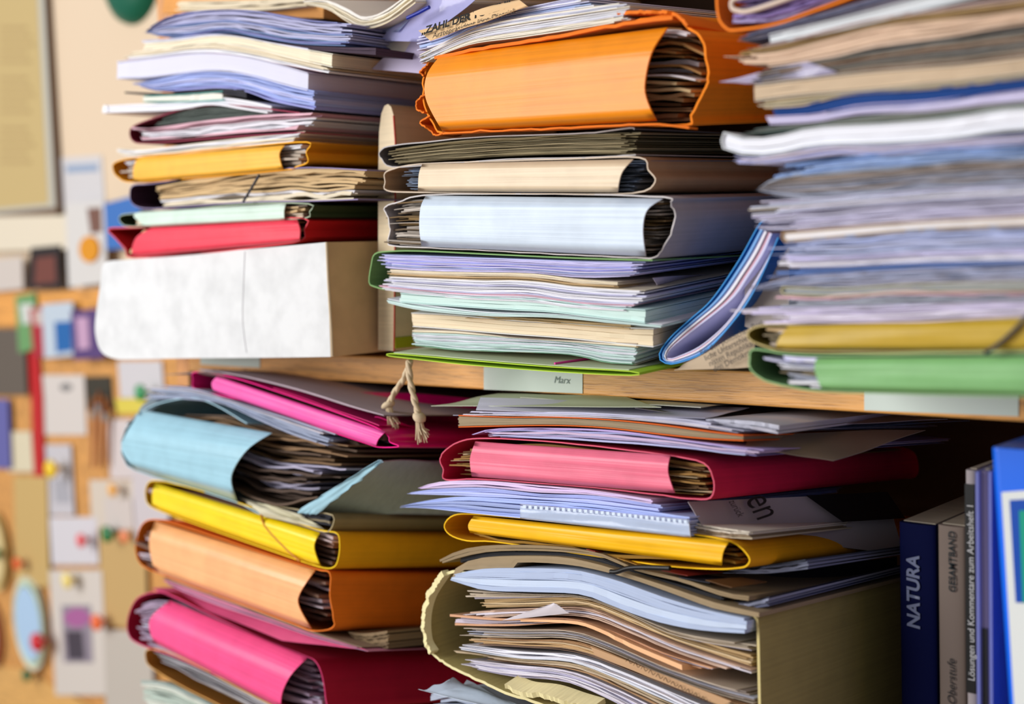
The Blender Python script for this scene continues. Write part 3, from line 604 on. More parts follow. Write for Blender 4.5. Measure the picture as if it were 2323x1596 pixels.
folder('tan beige folder with ribbed front under the old browned folder', Mp, [(1434, 438), (1486, 412), (1470, 385), (1450, 357), (1300, 360), (1100, 366), (950, 372), (895, 382), (873, 393), (873, 412), (878, 432), (950, 436), (1200, 439)],
       (.74, .60, .46), (([(958, 371), (950, 395), (948, 434)]), ([(1436, 361), (1410, 392), (1400, 436)])), closed=True, torn=.0004, m=.0, fcolor=(.88, .80, .68), bulge=.006, at=(1486, 412), rim=(.85, .78, .70), sub=4,
       papers=([(925, 382), (1200, 369), (1470, 364)], [(930, 430), (1200, 436), (1440, 432)], 'USUGU'), pn=30, pjx=.012, pgap=.15, flapoff=.003)
folder('old folder crammed with browned papers and open at the front, under the orange folder', Mp, [(1442, 351), (1380, 355), (1300, 358), (1150, 361), (1000, 372), (890, 378), (866, 360), (861, 345), (880, 332), (960, 322), (1100, 310), (1250, 305), (1350, 300), (1430, 290), (1438, 294)],
       (.42, .40, .40), None, torn=.0012, m=.02, rim=(.72, .70, .70), at=(1440, 352), sub=4, L=.28,
       papers=([(885, 338), (1000, 322), (1120, 312), (1280, 304), (1440, 300)], [(900, 372), (1000, 364), (1120, 356), (1280, 350), (1430, 350)], [(.52, .46, .32), (.62, .56, .40), (.45, .40, .28), (.68, .62, .48)]), pn=30, pjf=.003, pjx=.02)
# orange folder
folder('bulging bright orange folder with torn edges, the biggest in the upper middle pile', Mp, [(1558, 283), (1568, 262), (1598, 205), (1606, 178), (1600, 120), (1588, 82), (1556, 60), (1530, 36), (1470, 42), (1400, 58), (1250, 90), (1100, 112), (1000, 124), (968, 150), (960, 190), (962, 240), (980, 275), (1004, 302), (1100, 296), (1250, 290), (1400, 284)],
       (.97, .55, .05), (([(998, 126), (968, 170), (966, 225), (1004, 299)]), ([(1514, 62), (1478, 118), (1462, 190), (1468, 230), (1488, 274)])), closed=True, torn=.002, m=.04, fcolor=(.96, .57, .06), bulge=.012, knee=(.36, .9), at=(1600, 120), rim=(.98, .55, .10), sub=4, power=.55, th=.0014,
       papers=([(1000, 135), (1250, 100), (1520, 62), (1592, 82)], [(1010, 296), (1250, 286), (1560, 274)], [(.80, .68, .50), (.48, .34, .22), (.90, .88, .90), (.66, .50, .34), (.62, .45, .25)]), pn=30, pjf=.010, pjx=.03, pgap=.25, flapoff=.006, poff=-.006)
OF = [o for o in COL.objects if o.name == 'document_folder' or o.name.startswith('document_folder.')][-1]
def torn_strip(name, par, pl, px, mat, w, th=.0012, off=.004, seed=1, out=.0):
    P = [pl.at(x, y, off) for x, y in resample(px, 26)]; mb = MB()
    ribbon(mb, P, Vector((0, 1, 0)), th, w, mat, mat, torn=.003, seed=seed); return emit(name, mb, par, smooth=60)
om = paper((.93, .47, .05), 'card')
torn_strip('torn_lip', OF, Mp, [(1004, 303), (1100, 297), (1250, 292), (1400, 284), (1500, 282), (1562, 290)], om, .01, off=.009, seed=3)
torn_strip('top_tab', OF, Mp, [(1400, 30), (1430, 28), (1500, 27), (1535, 35), (1560, 58)], om, .05, th=.002, off=.006, seed=5)
torn_strip('top_strip', OF, Mp, [(985, 131), (1100, 108), (1250, 85), (1400, 56), (1525, 40)], om, .05, th=.0022, off=.008, seed=7)
for k, px in enumerate([[(966, 150), (952, 164), (960, 172)], [(966, 213), (948, 226), (944, 246), (962, 256)], [(975, 262), (952, 278), (966, 288), (985, 306), (1004, 302)]]):
    torn_strip('torn_scrap', OF, Mp, px, om, .02, off=.002, seed=9+k)
# pages above the orange folder
Mt = PL(-.075)
sheaf('papers', 'curved white and cream pages lying on the bright orange folder', 'papers', Mt, [(958, 120), (1000, 100), (1080, 62), (1180, 40), (1300, 22), (1420, 4)], [(962, 144), (1010, 122), (1080, 99), (1180, 86), (1300, 68), (1420, 48)], 17, [(.93, .90, .84), (.80, .80, .86), (.90, .82, .68), (.88, .89, .92), (.93, .92, .93)], m=.1, jx=.02, wob=.5, dark=.88)
sheaf('papers', 'lavender sheets with ragged left ends above the newspaper clipping', 'papers', PL(-.068), [(950, 84), (1000, 70), (1080, 40), (1180, 20), (1320, -8)], [(962, 112), (1010, 98), (1090, 60), (1190, 38), (1330, 18)], 11, 'LLBW', m=.1, jx=.02)
nc = sheet('newspaper_clipping', 'yellowed newspaper clipping with a headline curling out over the orange folder', 'clipping', [(950, 70, -.084), (1175, -2, -.072), (1200, 16, -.079), (976, 92, -.086)], plainmat((.88, .74, .56), .8), n=12, wav=.003, seed=4)
c0, c1, c3 = PL(-.0865).at(952, 72), PL(-.0745).at(1175, 2), PL(-.0885).at(978, 90)
ux = (c1-c0).normalized(); uy = -(c3-c0); uy = (uy-uy.dot(ux)*ux).normalized()
lettering('Ärztepräsident Jörg-Dietrich', c3+ux*.001+uy*.0008, ux, uy, .0062, plainmat((.15, .12, .1)), nc, 'subheading')
lettering('„ZAHL DER TOTEN“', c0+ux*.002-uy*.0030, ux, uy, .0085, plainmat((.1, .09, .08)), nc, 'headline', bold=.0003)
# sheets slipping out to the left of the middle pile
Sl = -.03
sheet('plastic_sleeve', 'lavender plastic sleeve sloping out left between the two upper piles', 'sleeve', [(1000, -30, -.05), (1090, -10, -.05), (960, 95, -.06), (858, 92, -.045)], paper((.74, .74, .93), 'sleeve'), seed=8)
sheet('loose_sheet', 'pale lilac sheet under the sloping lavender sleeve', 'sheet', [(960, 60, -.03), (1010, 60, -.03), (968, 168, -.045), (842, 157, -.04)], plainmat((.80, .76, .88)), seed=9)
sheet('loose_sheet', 'white rolled sheet end peeping out under the lavender sleeve', 'sheet', [(900, 88, -.035), (960, 92, -.03), (900, 128, -.04), (855, 122, -.04)], plainmat((.90, .86, .78)), seed=2, sag=-.006)
sheet('plastic_sleeve', 'clear bluish sleeve hanging from the very top between the upper piles', 'sleeve', [(935, -30, -.045), (1000, -30, -.045), (905, 72, -.05), (845, 75, -.04)], paper((.70, .75, .92), 'sleeve'), seed=11)
mb = MB(); pl_ = PL(-.062); tube(mb, [pl_.at(924, 41), pl_.at(950, 29), pl_.at(974, 16)], .0014, plainmat((.06, .15, .60), .3), 8); emit('blue_pen', mb, smooth=60, label='short blue pen clipped on the sloping lavender sleeve', category='pen')
sheaf('curved_magazine', 'cream magazine bent into a trough at the top between the upper piles', 'magazine', PL(-.06), [(690, 2), (740, 0), (790, 20), (825, 38), (870, 26), (930, -16)], [(690, 10), (745, 22), (785, 48), (825, 66), (880, 52), (945, 6)], 9, [(.92, .88, .78), (.88, .82, .70), (.93, .91, .88)], m=.02, dark=.9)
sheaf('brown_envelope', 'dark brown envelope at the very top behind the bent magazine', 'envelope', PL(.03), [(790, -25), (880, -20), (960, -10)], [(760, 12), (860, 22), (960, 20)], 3, [(.45, .25, .10), (.5, .28, .1)])
# bent blue magazine in the gap
Um = PL(-.045)
T = thing('bent_magazine', 'blue covered magazine bent into a U between the upper middle and right piles', 'magazine', Um.at(1510, 822)+Vector((0, .08, 0)))
def offs(px, k0, sc): return px
outer = [(1740, 498), (1724, 512), (1680, 590), (1620, 677), (1571, 722), (1531, 758), (1508, 785), (1499, 804), (1502, 816), (1515, 823), (1542, 822), (1606, 794), (1677, 716), (1720, 648), (1769, 538)]
inner = [(1762, 505), (1735, 570), (1700, 625), (1660, 680), (1571, 751), (1530, 783), (1512, 803), (1511, 811), (1518, 813), (1535, 808), (1588, 783), (1649, 730), (1698, 659), (1748, 574), (1762, 535)]
K = 60; O_ = [Um.at(x, y) for x, y in resample(outer, K)]; I_ = [Um.at(x, y) for x, y in resample(inner, K)]
Dm = Vector((0, 1, 0)); mb = MB(); nl = 6
for i in range(nl):
    t0, t1 = i/nl, (i+.8)/nl; mt = paper(((.06, .42, .80), (.50, .70, .92), PAL['L'], PAL['W'], PAL['P'], PAL['L'])[i], 'plain'); m = mb.mat(mt)
    sl = [(O_[k].lerp(I_[k], t0), O_[k].lerp(I_[k], t1)) for k in range(2, K-2)]; j = Vector((0, rnd.uniform(-.001, .002), 0))
    a = mb.add([p+j for s_ in sl for p in s_]); b = mb.add([p+Dm*.2 for s_ in sl for p in s_])
    for k in range(len(sl)-1):
        q = 2*k
        mb.face([a+q, a+q+1, a+q+3, a+q+2], m); mb.face([a+q, a+q+2, b+q+2, b+q], m); mb.face([a+q+1, b+q+1, b+q+3, a+q+3], m)
emit('pages', mb, T, smooth=30)
mb = MB(); ribbon(mb, [p+Vector((0, -.002, 0)) for p in O_], Dm, .0007, .2, paper((.05, .42, .78), 'gloss'), paper((.25, .60, .88), 'plain')); emit('cover', mb, T, smooth=60)
cl = sheet('newspaper_clipping', 'newspaper scrap with printed lines under the bent blue magazine', 'clipping', [(1560, 822, -.05), (1712, 740, -.05), (1712, 832, -.052), (1530, 840, -.056)], plainmat((.74, .66, .56), .8), n=8, wav=.001)
q0 = PL(-.0565).at(1590, 806); q1 = PL(-.0565).at(1700, 752); ux = (q1-q0).normalized(); uy = Vector((-ux.z, 0, ux.x)); ink = plainmat((.16, .14, .13))
for k, s_ in enumerate(['Bei den politischen Posi', 'liche Unterschiede. So', 'nisten Republikaner, w', 'den Demokraten, was d']):
    lettering(s_, q0-uy*(.0044*k)+ux*(.0016*k), ux, uy, .0052, ink, cl, 'printed_line')
sh2 = sheet('newspaper_clipping', 'grey printed sheet standing inside the gap beside the bent blue magazine', 'clipping', [(1690, 640, -.04), (1790, 560, -.03), (1790, 780, -.03), (1690, 740, -.04)], plainmat((.70, .66, .64), .8), n=4)
# ================= upper right pile =================
Q = PL(-.11)
def rs(name, label, cat, top, bot, n, pal, **k):
    k.setdefault('jx', .01); return sheaf(name, label, cat, Q, top, bot, n, pal, m=None, K=26, **k)
X2 = 2420
folder('green folder with a wide pale front at the bottom of the upper right pile', Q, [(X2, 798), (2100, 802), (1900, 806), (1790, 803), (1740, 795), (1706, 793), (1700, 812), (1704, 838), (1735, 862), (1790, 876), (1860, 886), (2000, 891), (2200, 896), (X2, 900)],
       (.36, .52, .33), (([(1852, 812), (1848, 840), (1864, 884)]), ([(X2, 806), (X2, 850), (X2, 898)])), m=None, fcolor=(.50, .72, .46), bulge=.004, at=(X2, 850), rim=(.55, .72, .50), sub=4, torn=.0006,
       papers=([(1748, 803), (1900, 812), (X2, 805)], [(1800, 872), (1900, 880), (X2, 890)], 'WWLGK'), pn=15, pjf=.003, pjx=.02, poff=-.001)
folder('olive yellow folder held by a dark elastic on the green folder', Q, [(X2, 716), (2200, 727), (2000, 734), (1850, 738), (1760, 737), (1715, 741), (1697, 755), (1704, 772), (1735, 785), (1790, 795), (2000, 799), (2200, 797), (X2, 793)],
       (.50, .44, .16), (([(1790, 738), (1768, 765), (1757, 792)]), ([(X2, 720), (X2, 750), (X2, 792)])), m=None, fcolor=(.76, .63, .18), bulge=.004, at=(X2, 750), rim=(.75, .68, .45), sub=4, torn=.0008,
       papers=([(1745, 744), (1900, 742), (X2, 722)], [(1745, 784), (1900, 793), (X2, 790)], 'MTWK'), pn=9, pjf=.003, poff=-.001, band=[[(2335, 712), (2300, 750), (2268, 778), (2235, 800)]])
rs('papers', 'lavender white papers with frayed left ends on the olive yellow folder', 'papers', [(1690, 698), (1800, 697), (2000, 693), (2200, 684), (X2, 678)], [(1735, 738), (1800, 735), (2000, 732), (2200, 724), (X2, 714)], 13, [(.88, .84, .93), (.82, .79, .93), (.92, .90, .95)], jx=.03, wob=1, dark=.85)
rs('papers', 'grey papers with a dark gap above the frayed lavender ones', 'papers', [(1785, 672), (1900, 668), (2050, 658), (2200, 662), (X2, 664)], [(1750, 697), (1900, 694), (2050, 690), (2200, 684), (X2, 678)], 6, 'GLPDV', jx=.02, wob=1)
book('thin booklet with a cream rim in the lower part of the upper right pile', Q, [(1775, 654), (1900, 658), (2050, 649), (2200, 646), (X2, 642)], [(1778, 664), (1900, 668), (2050, 658), (2200, 656), (X2, 652)], (.78, .76, .62), (.62, .64, .66), wrap=True, cat='booklet')
rs('plastic_sleeves', 'grey blue sleeves above the cream rimmed booklet', 'sleeves', [(1700, 652), (1800, 628), (2000, 612), (2200, 604), (X2, 598)], [(1720, 656), (1800, 656), (2000, 654), (2200, 648), (X2, 642)], 13, [(.60, .64, .76), (.70, .72, .84), (.66, .66, .74), (.76, .78, .88)], jx=.01, wob=1.3, dark=.88)
rs('plastic_sleeves', 'deep blue tinted sleeves in the middle of the upper right pile', 'sleeves', [(1775, 610), (1900, 606), (2050, 596), (2200, 592), (X2, 588)], [(1760, 628), (1900, 620), (2050, 611), (2200, 605), (X2, 598)], 6, [(.42, .52, .78), (.56, .62, .84), (.36, .48, .72)], jx=.02)
rs('papers', 'bright white and lavender papers above the deep blue sleeves', 'papers', [(1772, 578), (1900, 580), (2050, 571), (2200, 566), (X2, 562)], [(1785, 607), (1900, 604), (2050, 596), (2200, 591), (X2, 587)], 8, [(.90, .88, .97), (.82, .80, .94), (.94, .93, .97), (.74, .72, .88)], jx=.02, wob=.8)
rs('papers', 'pale blue papers under the tan edged booklet', 'papers', [(1760, 548), (1900, 535), (2050, 523), (2200, 515), (X2, 508)], [(1765, 578), (1900, 579), (2050, 571), (2200, 566), (X2, 561)], 12, [(.62, .66, .78), (.74, .78, .92), (.70, .74, .90), (.80, .82, .94), (.58, .60, .70)], jx=.03, wob=1)
book('white booklet with a tan rim in the middle of the upper right pile', Q, [(1775, 530), (1900, 520), (2050, 508), (2200, 500), (X2, 490)], [(1780, 545), (1900, 534), (2050, 521), (2200, 513), (X2, 504)], (.72, .58, .38), (.92, .90, .90), wrap=True, cat='booklet', dark=.93)
rs('papers', 'lilac grey papers with torn left corners above the tan rimmed booklet', 'papers', [(1738, 492), (1850, 482), (2000, 470), (2150, 462), (X2, 450)], [(1755, 524), (1850, 520), (2000, 508), (2200, 498), (X2, 486)], 14, [(.78, .76, .88), (.86, .85, .95), (.68, .66, .76), (.80, .80, .90)], jx=.035, wob=1.1)
rs('papers', 'bright white sheets with a scalloped left end under the grey sleeves', 'papers', [(1735, 456), (1850, 450), (2000, 440), (2150, 428), (X2, 416)], [(1745, 490), (1850, 480), (2000, 468), (2150, 458), (X2, 446)], 12, [(.86, .84, .94), (.92, .92, .97), (.76, .74, .86), (.82, .84, .93), (.90, .86, .80)], jx=.03, wob=1)
rs('plastic_sleeves', 'brownish grey sleeves with a curled left tip', 'sleeves', [(1720, 426), (1760, 402), (1850, 390), (2000, 378), (2150, 366), (X2, 352)], [(1718, 432), (1770, 446), (1850, 450), (2000, 440), (2150, 426), (X2, 412)], 17, [(.58, .56, .58), (.66, .68, .76), (.56, .50, .46), (.62, .66, .74), (.70, .72, .80)], jx=.006, wob=1.4, dark=.85)
rs('plastic_sleeves', 'blue sleeves pressed under the large white catalogue', 'sleeves', [(1795, 372), (1900, 360), (2050, 340), (2200, 336), (X2, 326)], [(1780, 400), (1900, 386), (2050, 374), (2200, 362), (X2, 350)], 8, [(.50, .62, .84), (.42, .50, .68), (.62, .72, .90), (.56, .60, .72)], jx=.02, wob=1)
sheaf('catalogue_pages', 'lavender page bundle bulging below the large white catalogue', 'pages', Q, [(1655, 350), (1700, 358), (1800, 340), (1900, 328), (2000, 330), (2150, 318), (X2, 298)], [(1690, 372), (1730, 372), (1820, 362), (1900, 350), (2000, 352), (2150, 340), (X2, 318)], 9, [(.80, .80, .97), (.76, .78, .95), (.84, .80, .86)], jx=.01, K=26, wob=.4)
book('large thick white catalogue jutting out left of the upper right pile', Q, [(1642, 303), (1690, 317), (1760, 312), (1850, 292), (2000, 284), (2150, 272), (2280, 252), (X2, 246)], [(1640, 333), (1690, 348), (1760, 346), (1850, 327), (2000, 322), (2150, 312), (2280, 292), (X2, 286)], (.86, .88, .90), (.92, .93, .97), wrap=True, dark=.97, n=2, cat='catalogue', L=.26)
rs('papers', 'grey and teal papers lying on the large white catalogue', 'papers', [(1732, 290), (1850, 276), (2000, 258), (2150, 242), (X2, 216)], [(1700, 306), (1850, 290), (2000, 282), (2150, 270), (X2, 244)], 11, [(.60, .62, .60), (.50, .56, .54), (.70, .68, .66), (.52, .47, .40), (.40, .48, .46)], jx=.02, wob=1)
book('lavender exercise book under the dark blue one', Q, [(1738, 268), (1850, 262), (1950, 242), (2100, 234), (2250, 216), (X2, 200)], [(1745, 278), (1850, 272), (1950, 254), (2100, 248), (2250, 230), (X2, 216)], (.80, .76, .90), (.82, .80, .92), dark=.95, cat='booklet')
book('dark blue exercise book in the upper right pile', Q, [(1755, 248), (1830, 242), (1930, 216), (2100, 206), (2250, 190), (X2, 168)], [(1757, 258), (1850, 254), (1950, 240), (2100, 230), (2250, 208), (X2, 190)], (.03, .28, .60), (.03, .24, .52), dark=.85, cat='booklet')
rs('magazines', 'beige and straw coloured magazines on the dark blue exercise book', 'magazines', [(1722, 226), (1850, 214), (1950, 204), (2100, 190), (2250, 176), (X2, 152)], [(1745, 246), (1830, 240), (1930, 216), (2100, 204), (2250, 188), (X2, 166)], 7, [(.72, .66, .52), (.80, .76, .66), (.62, .58, .46), (.78, .70, .58)], jx=.015)
book('broad beige book with smooth page edges in the upper right pile', Q, [(1712, 196), (1800, 186), (1950, 168), (2100, 156), (2200, 148), (X2, 122)], [(1712, 226), (1800, 214), (1950, 202), (2100, 188), (2250, 172), (X2, 150)], (.80, .76, .70), (.80, .71, .60), dark=.93, n=2)
rs('magazines', 'dark grey glossy magazines above the broad beige book', 'magazines', [(1745, 156), (1850, 138), (1960, 118), (2100, 96), (2250, 76), (X2, 50)], [(1712, 194), (1800, 184), (1950, 166), (2100, 154), (2200, 146), (X2, 120)], 19, [(.42, .40, .36), (.55, .51, .46), (.46, .46, .46), (.62, .56, .50), (.48, .34, .24), (.36, .38, .38)], jx=.02, wob=1, dark=.8)
sheet('plastic_sleeve', 'thin lavender sleeve tip sticking out furthest left between the magazines', 'sleeve', [(1632, 186, -.10), (1830, 140, -.112), (1900, 165, -.112), (1720, 190, -.11)], paper((.74, .72, .84), 'sleeve'), seed=6, wav=.001)
sheaf('magazine', 'thick pinkish beige magazine with a curled left corner', 'magazine', Q, [(1680, 122), (1760, 118), (1900, 84), (2000, 60), (2150, 44), (2250, 34), (X2, 8)], [(1690, 152), (1760, 150), (1900, 128), (1980, 108), (2150, 84), (2250, 66), (X2, 40)], 8, [(.86, .74, .64), (.90, .80, .72), (.84, .66, .56), (.82, .74, .66)], jx=.03, K=26, dark=.9, m=None)
rs('magazines', 'golden straw magazines near the top of the upper right pile', 'magazines', [(1712, 104), (1800, 88), (1900, 60), (2000, 38), (2150, 14), (X2, -30)], [(1690, 122), (1780, 112), (1900, 82), (2000, 58), (2150, 42), (X2, 4)], 10, [(.70, .60, .38), (.82, .74, .56), (.62, .50, .34), (.76, .64, .42), (.72, .62, .60)], jx=.015, wob=.8)
book('white book with a blunt left end near the top of the upper right pile', Q, [(1744, 82), (1850, 58), (1950, 34), (2050, 8), (X2, -90)], [(1746, 96), (1850, 76), (1950, 54), (2050, 30), (X2, -60)], (.80, .82, .84), (.84, .86, .88), cat='book', dark=.95)
rs('papers', 'slate blue papers at the top of the upper right pile', 'papers', [(1692, 78), (1800, 48), (1900, 20), (2000, -10), (2100, -36)], [(1694, 92), (1760, 80), (1880, 50), (1990, 22), (2100, -6)], 10, [(.40, .42, .54), (.52, .52, .62), (.60, .56, .60), (.36, .38, .52)], jx=.015)
T = folder('orange folder cut by the top edge of the photo, on the upper right pile', Q, [(1630, -40), (1626, 0), (1630, 40), (1645, 62), (1668, 68), (1760, 54), (1840, 26), (1930, -6), (2000, -40)],
       (.90, .42, .06), None, m=None, at=(1930, -6), sub=5, torn=.0004, th=.0012,
       papers=([(1700, -40), (1800, -60), (1900, -70)], [(1690, 50), (1760, 44), (1850, 14), (1960, -30)], [(.60, .52, .78), (.42, .36, .50), (.70, .66, .86)]), pn=14, pjf=.004, pjx=.02)
mb = MB(); tube(mb, [Q.at(x, y, .003) for x, y in catmull([(1900, -70), (1760, -22), (1672, -4), (1660, 12), (1672, 24), (1720, 20), (1900, -44)], 5)], .0014, plainmat((.86, .78, .72), .5)); emit('paper_roll_edge', mb, smooth=60, label='rolled cream sheet poking out of the orange folder at the top edge', category='sheet')
# ================= lower left pile =================
G = PL(-.08)
folder('thin magenta folder on top of the lower left pile', G, [(905, 1012), (884, 1002), (880, 988), (850, 968), (750, 930), (650, 895), (550, 862), (490, 848), (440, 844), (437, 862), (440, 880), (480, 892), (560, 910), (650, 940), (750, 978), (830, 1005), (862, 1014)],
       (.88, .02, .46), (([(492, 853), (480, 868), (484, 886)]), ([(874, 979), (858, 996), (852, 1012)])), m=.0, closed=True, fcolor=(.95, .35, .68), bulge=.003, at=(905, 1012), rim=(.9, .05, .5), sub=4, kind='gloss', torn=.0004,
       papers=([(490, 860), (880, 985)], [(490, 880), (880, 1005)], 'ED'), pn=3)
FM = [o for o in COL.objects if o.name.startswith('document_folder')][-1]
sheet('upper_flap', None, None, [(620, 880, -.075), (1080, 905, .05), (1085, 975, .05), (860, 965, -.079)], paper((.80, .02, .42), 'gloss'), th=.0008, parent=FM, seed=4)
sheet('lifted_corner', None, None, [(895, 935, -.03), (1000, 990, .0), (905, 962, -.06), (850, 945, -.07)], paper((.90, .04, .50), 'gloss'), th=.0008, parent=FM, seed=14, wav=.004, n=8)
sheaf('grey_document', 'grey brown document lying on the magenta folder under the shelf', 'document', PL(-.079), [(450, 836), (520, 846), (600, 862), (700, 888), (800, 920), (870, 940)], [(450, 839), (520, 849), (600, 866), (700, 893), (800, 925), (872, 944)], 2, [(.60, .50, .44), (.66, .60, .64)], m=.0, L=.26, kind='plain')
sheet('loose_sheet', 'grey sheet poking out left above the magenta folder', 'sheet', [(370, 850, -.06), (620, 835, .02), (840, 930, -.04), (470, 842, -.085)], plainmat((.62, .56, .54), .8), seed=2, wav=.001)
sheaf('papers', 'lavender and pink sheets between the magenta and the blue folder', 'papers', G, [(350, 872), (440, 880), (520, 905), (600, 930), (680, 955), (760, 982)], [(330, 905), (400, 904), (500, 915), (580, 950), (660, 985), (740, 1010)], 9, [(.66, .66, .76), (.72, .74, .84), (.84, .60, .70), (.78, .76, .80), (.60, .64, .74)], m=.0, jx=.03, L=.25)
folder('bulky pale blue folder with a wide open gap full of papers', G, [(560, 960), (470, 910), (420, 903), (350, 918), (296, 956), (276, 1000), (280, 1040), (306, 1066), (400, 1096), (535, 1138), (600, 1168), (690, 1172), (740, 1130)],
       (.52, .66, .70), (([(320, 930), (285, 985), (276, 1020), (306, 1066)]), ([(616, 982), (560, 1020), (524, 1080), (536, 1136)])), m=-.0, fcolor=(.62, .80, .87), bulge=.018, knee=(.5, .85), at=(740, 1130), rim=(.66, .80, .86), sub=5, torn=.0012, kind='card', fkind='gloss', L=.26, power=.55, flapoff=.004,
       papers=([(420, 940), (520, 945), (620, 975), (720, 985), (800, 1005)], [(470, 1080), (560, 1125), (640, 1150), (730, 1140)], [(.60, .50, .38), (.42, .34, .28), (.74, .72, .82), (.54, .42, .30), (.66, .62, .66), (.35, .28, .24)]), pn=26, pjf=.012, pjx=.05, pgap=.35, poff=-.01)
FB = [o for o in COL.objects if o.name.startswith('document_folder')][-1]
sheet('side_flap', None, None, [(860, 1046, -.076), (1040, 1040, .04), (1050, 1164, .04), (690, 1164, -.083)], paper((.70, .78, .74), 'card'), th=.0008, parent=FB, seed=4, torn=.0004)
sheet('folded_rim', None, None, [(858, 1044, -.078), (872, 1046, -.076), (715, 1166, -.084), (672, 1160, -.086)], paper((.62, .78, .84), 'card'), th=.001, parent=FB, seed=6, torn=.0015)
sheet('grey_upper_edge', None, None, [(345, 898, -.06), (420, 890, -.06), (330, 940, -.085), (290, 962, -.085)], paper((.50, .56, .60), 'card'), th=.001, parent=FB, seed=6, torn=.001)
sheet('crumpled_sheet', 'crumpled cream sheet crushed under the blue folder', 'sheet', [(545, 1128, -.085), (680, 1165, -.083), (735, 1200, -.082), (600, 1170, -.088)], plainmat((.80, .78, .68), .8), seed=3, wav=.008, torn=.0008)
folder('thin olive tan folder squeezed under the blue folder', G, [(754, 1168), (700, 1160), (640, 1150), (560, 1140), (600, 1165), (680, 1190), (735, 1206), (752, 1196)],
       (.60, .56, .40), None, m=.0, at=(752, 1180), sub=3, closed=True, torn=.0006, L=.25, rim=(.70, .64, .50))
sheaf('papers', 'dark papers inside the thin olive tan folder', 'papers', G, [(640, 1152), (752, 1168)], [(640, 1172), (748, 1192)], 4, 'EKD', m=0., L=.2)
folder('glossy yellow folder with a thin elastic in the lower left pile', G, [(762, 1208), (720, 1200), (600, 1160), (480, 1120), (400, 1098), (352, 1090), (334, 1098), (330, 1125), (342, 1148), (400, 1172), (500, 1208), (620, 1250), (720, 1284), (756, 1286), (768, 1262), (770, 1228)],
       (.97, .70, .03), (([(352, 1096), (345, 1120), (346, 1150)]), ([(724, 1208), (712, 1240), (726, 1284)])), m=.0, closed=True, fcolor=(.98, .85, .05), bulge=.006, at=(770, 1228), rim=(.98, .82, .1), sub=4, fkind='gloss',
       papers=([(345, 1105), (762, 1212)], [(350, 1145), (758, 1280)], [(.55, .40, .34), (.80, .72, .72), (.4, .3, .26)]), pn=9, pgap=.3, band=[[(592, 1160), (600, 1190), (640, 1235), (680, 1272)]], bandcol=(.75, .48, .05), flapoff=.002)
folder('fat orange folder with a pale glossy front in the lower left pile', G, [(748, 1300), (715, 1290), (600, 1255), (480, 1215), (400, 1190), (352, 1178), (325, 1186), (312, 1215), (308, 1250), (320, 1280), (360, 1300), (450, 1335), (560, 1375), (660, 1412), (708, 1430), (752, 1424), (756, 1400), (748, 1350)],
       (.96, .50, .10), (([(352, 1182), (338, 1230), (350, 1296)]), ([(714, 1293), (680, 1345), (678, 1375), (706, 1426)])), m=-.0, closed=True, fcolor=(.98, .72, .50), bulge=.012, knee=(.32, .88), at=(752, 1350), rim=(.95, .50, .15), sub=4, fkind='gloss', torn=.0008, flapoff=.003,
       papers=([(330, 1205), (740, 1305)], [(335, 1290), (745, 1412)], [(.50, .38, .32), (.76, .70, .74), (.30, .22, .2), (.56, .44, .38)]), pn=14, pjf=.008, pjx=.02, pgap=.35)
sheaf('magazines', 'lilac and brown magazines between the orange and the pink folder', 'magazines', G, [(350, 1302), (480, 1345), (600, 1392), (720, 1436), (830, 1470)], [(380, 1325), (480, 1368), (600, 1408), (720, 1448), (828, 1476)], 6, [(.74, .60, .74), (.66, .58, .74), (.80, .50, .62), (.60, .52, .44)], m=-.04, jx=.02, L=.26)
sheaf('book_block', 'old book with brown pages showing right of the orange folder', 'book', PL(-.06), [(790, 1432), (830, 1436), (880, 1430)], [(810, 1462), (840, 1474), (880, 1470)], 8, [(.55, .46, .34), (.64, .56, .42), (.48, .4, .3)], m=-.09, L=.22)
folder('fat hot pink folder at the bottom of the lower left pile', G, [(716, 1500), (690, 1486), (600, 1450), (480, 1395), (400, 1355), (360, 1342), (312, 1356), (290, 1400), (292, 1440), (320, 1462), (400, 1490), (500, 1535), (600, 1580), (660, 1604), (735, 1610), (738, 1580), (730, 1530)],
       (.72, .05, .22), (([(384, 1362), (346, 1395), (338, 1420), (348, 1456)]), ([(696, 1492), (660, 1530), (640, 1570), (636, 1606)])), m=-.05, closed=True, fcolor=(.96, .32, .56), bulge=.016, knee=(.55, .92), at=(730, 1530), rim=(.88, .25, .48), sub=5, kind='card', power=.6, flapoff=.004,
       papers=([(315, 1370), (400, 1370), (716, 1498)], [(330, 1455), (600, 1570), (728, 1600)], [(.66, .58, .68), (.84, .84, .92), (.40, .32, .40), (.74, .66, .72)]), pn=16, pjf=.008, pjx=.02, pgap=.3)
sheet('top_sheet', 'pink cover sheet lying loosely on the hot pink folder', 'sheet', [(345, 1335, -.07), (420, 1330, -.05), (830, 1474, -.08), (640, 1452, -.083)], paper((.80, .30, .48), 'card'), seed=8, wav=.001)
folder('tan folder with grey papers below the hot pink folder', G, [(700, 1640), (560, 1570), (450, 1510), (380, 1478), (336, 1472), (330, 1492), (345, 1515), (420, 1560), (500, 1600), (600, 1660)],
       (.78, .52, .20), None, m=0, at=(700, 1640), sub=4, rim=(.85, .65, .35),
       papers=([(355, 1478), (450, 1516), (560, 1570), (700, 1640)], [(380, 1505), (450, 1545), (540, 1590), (660, 1655)], [(.56, .54, .52), (.66, .66, .68), (.50, .46, .42)]), pn=8)
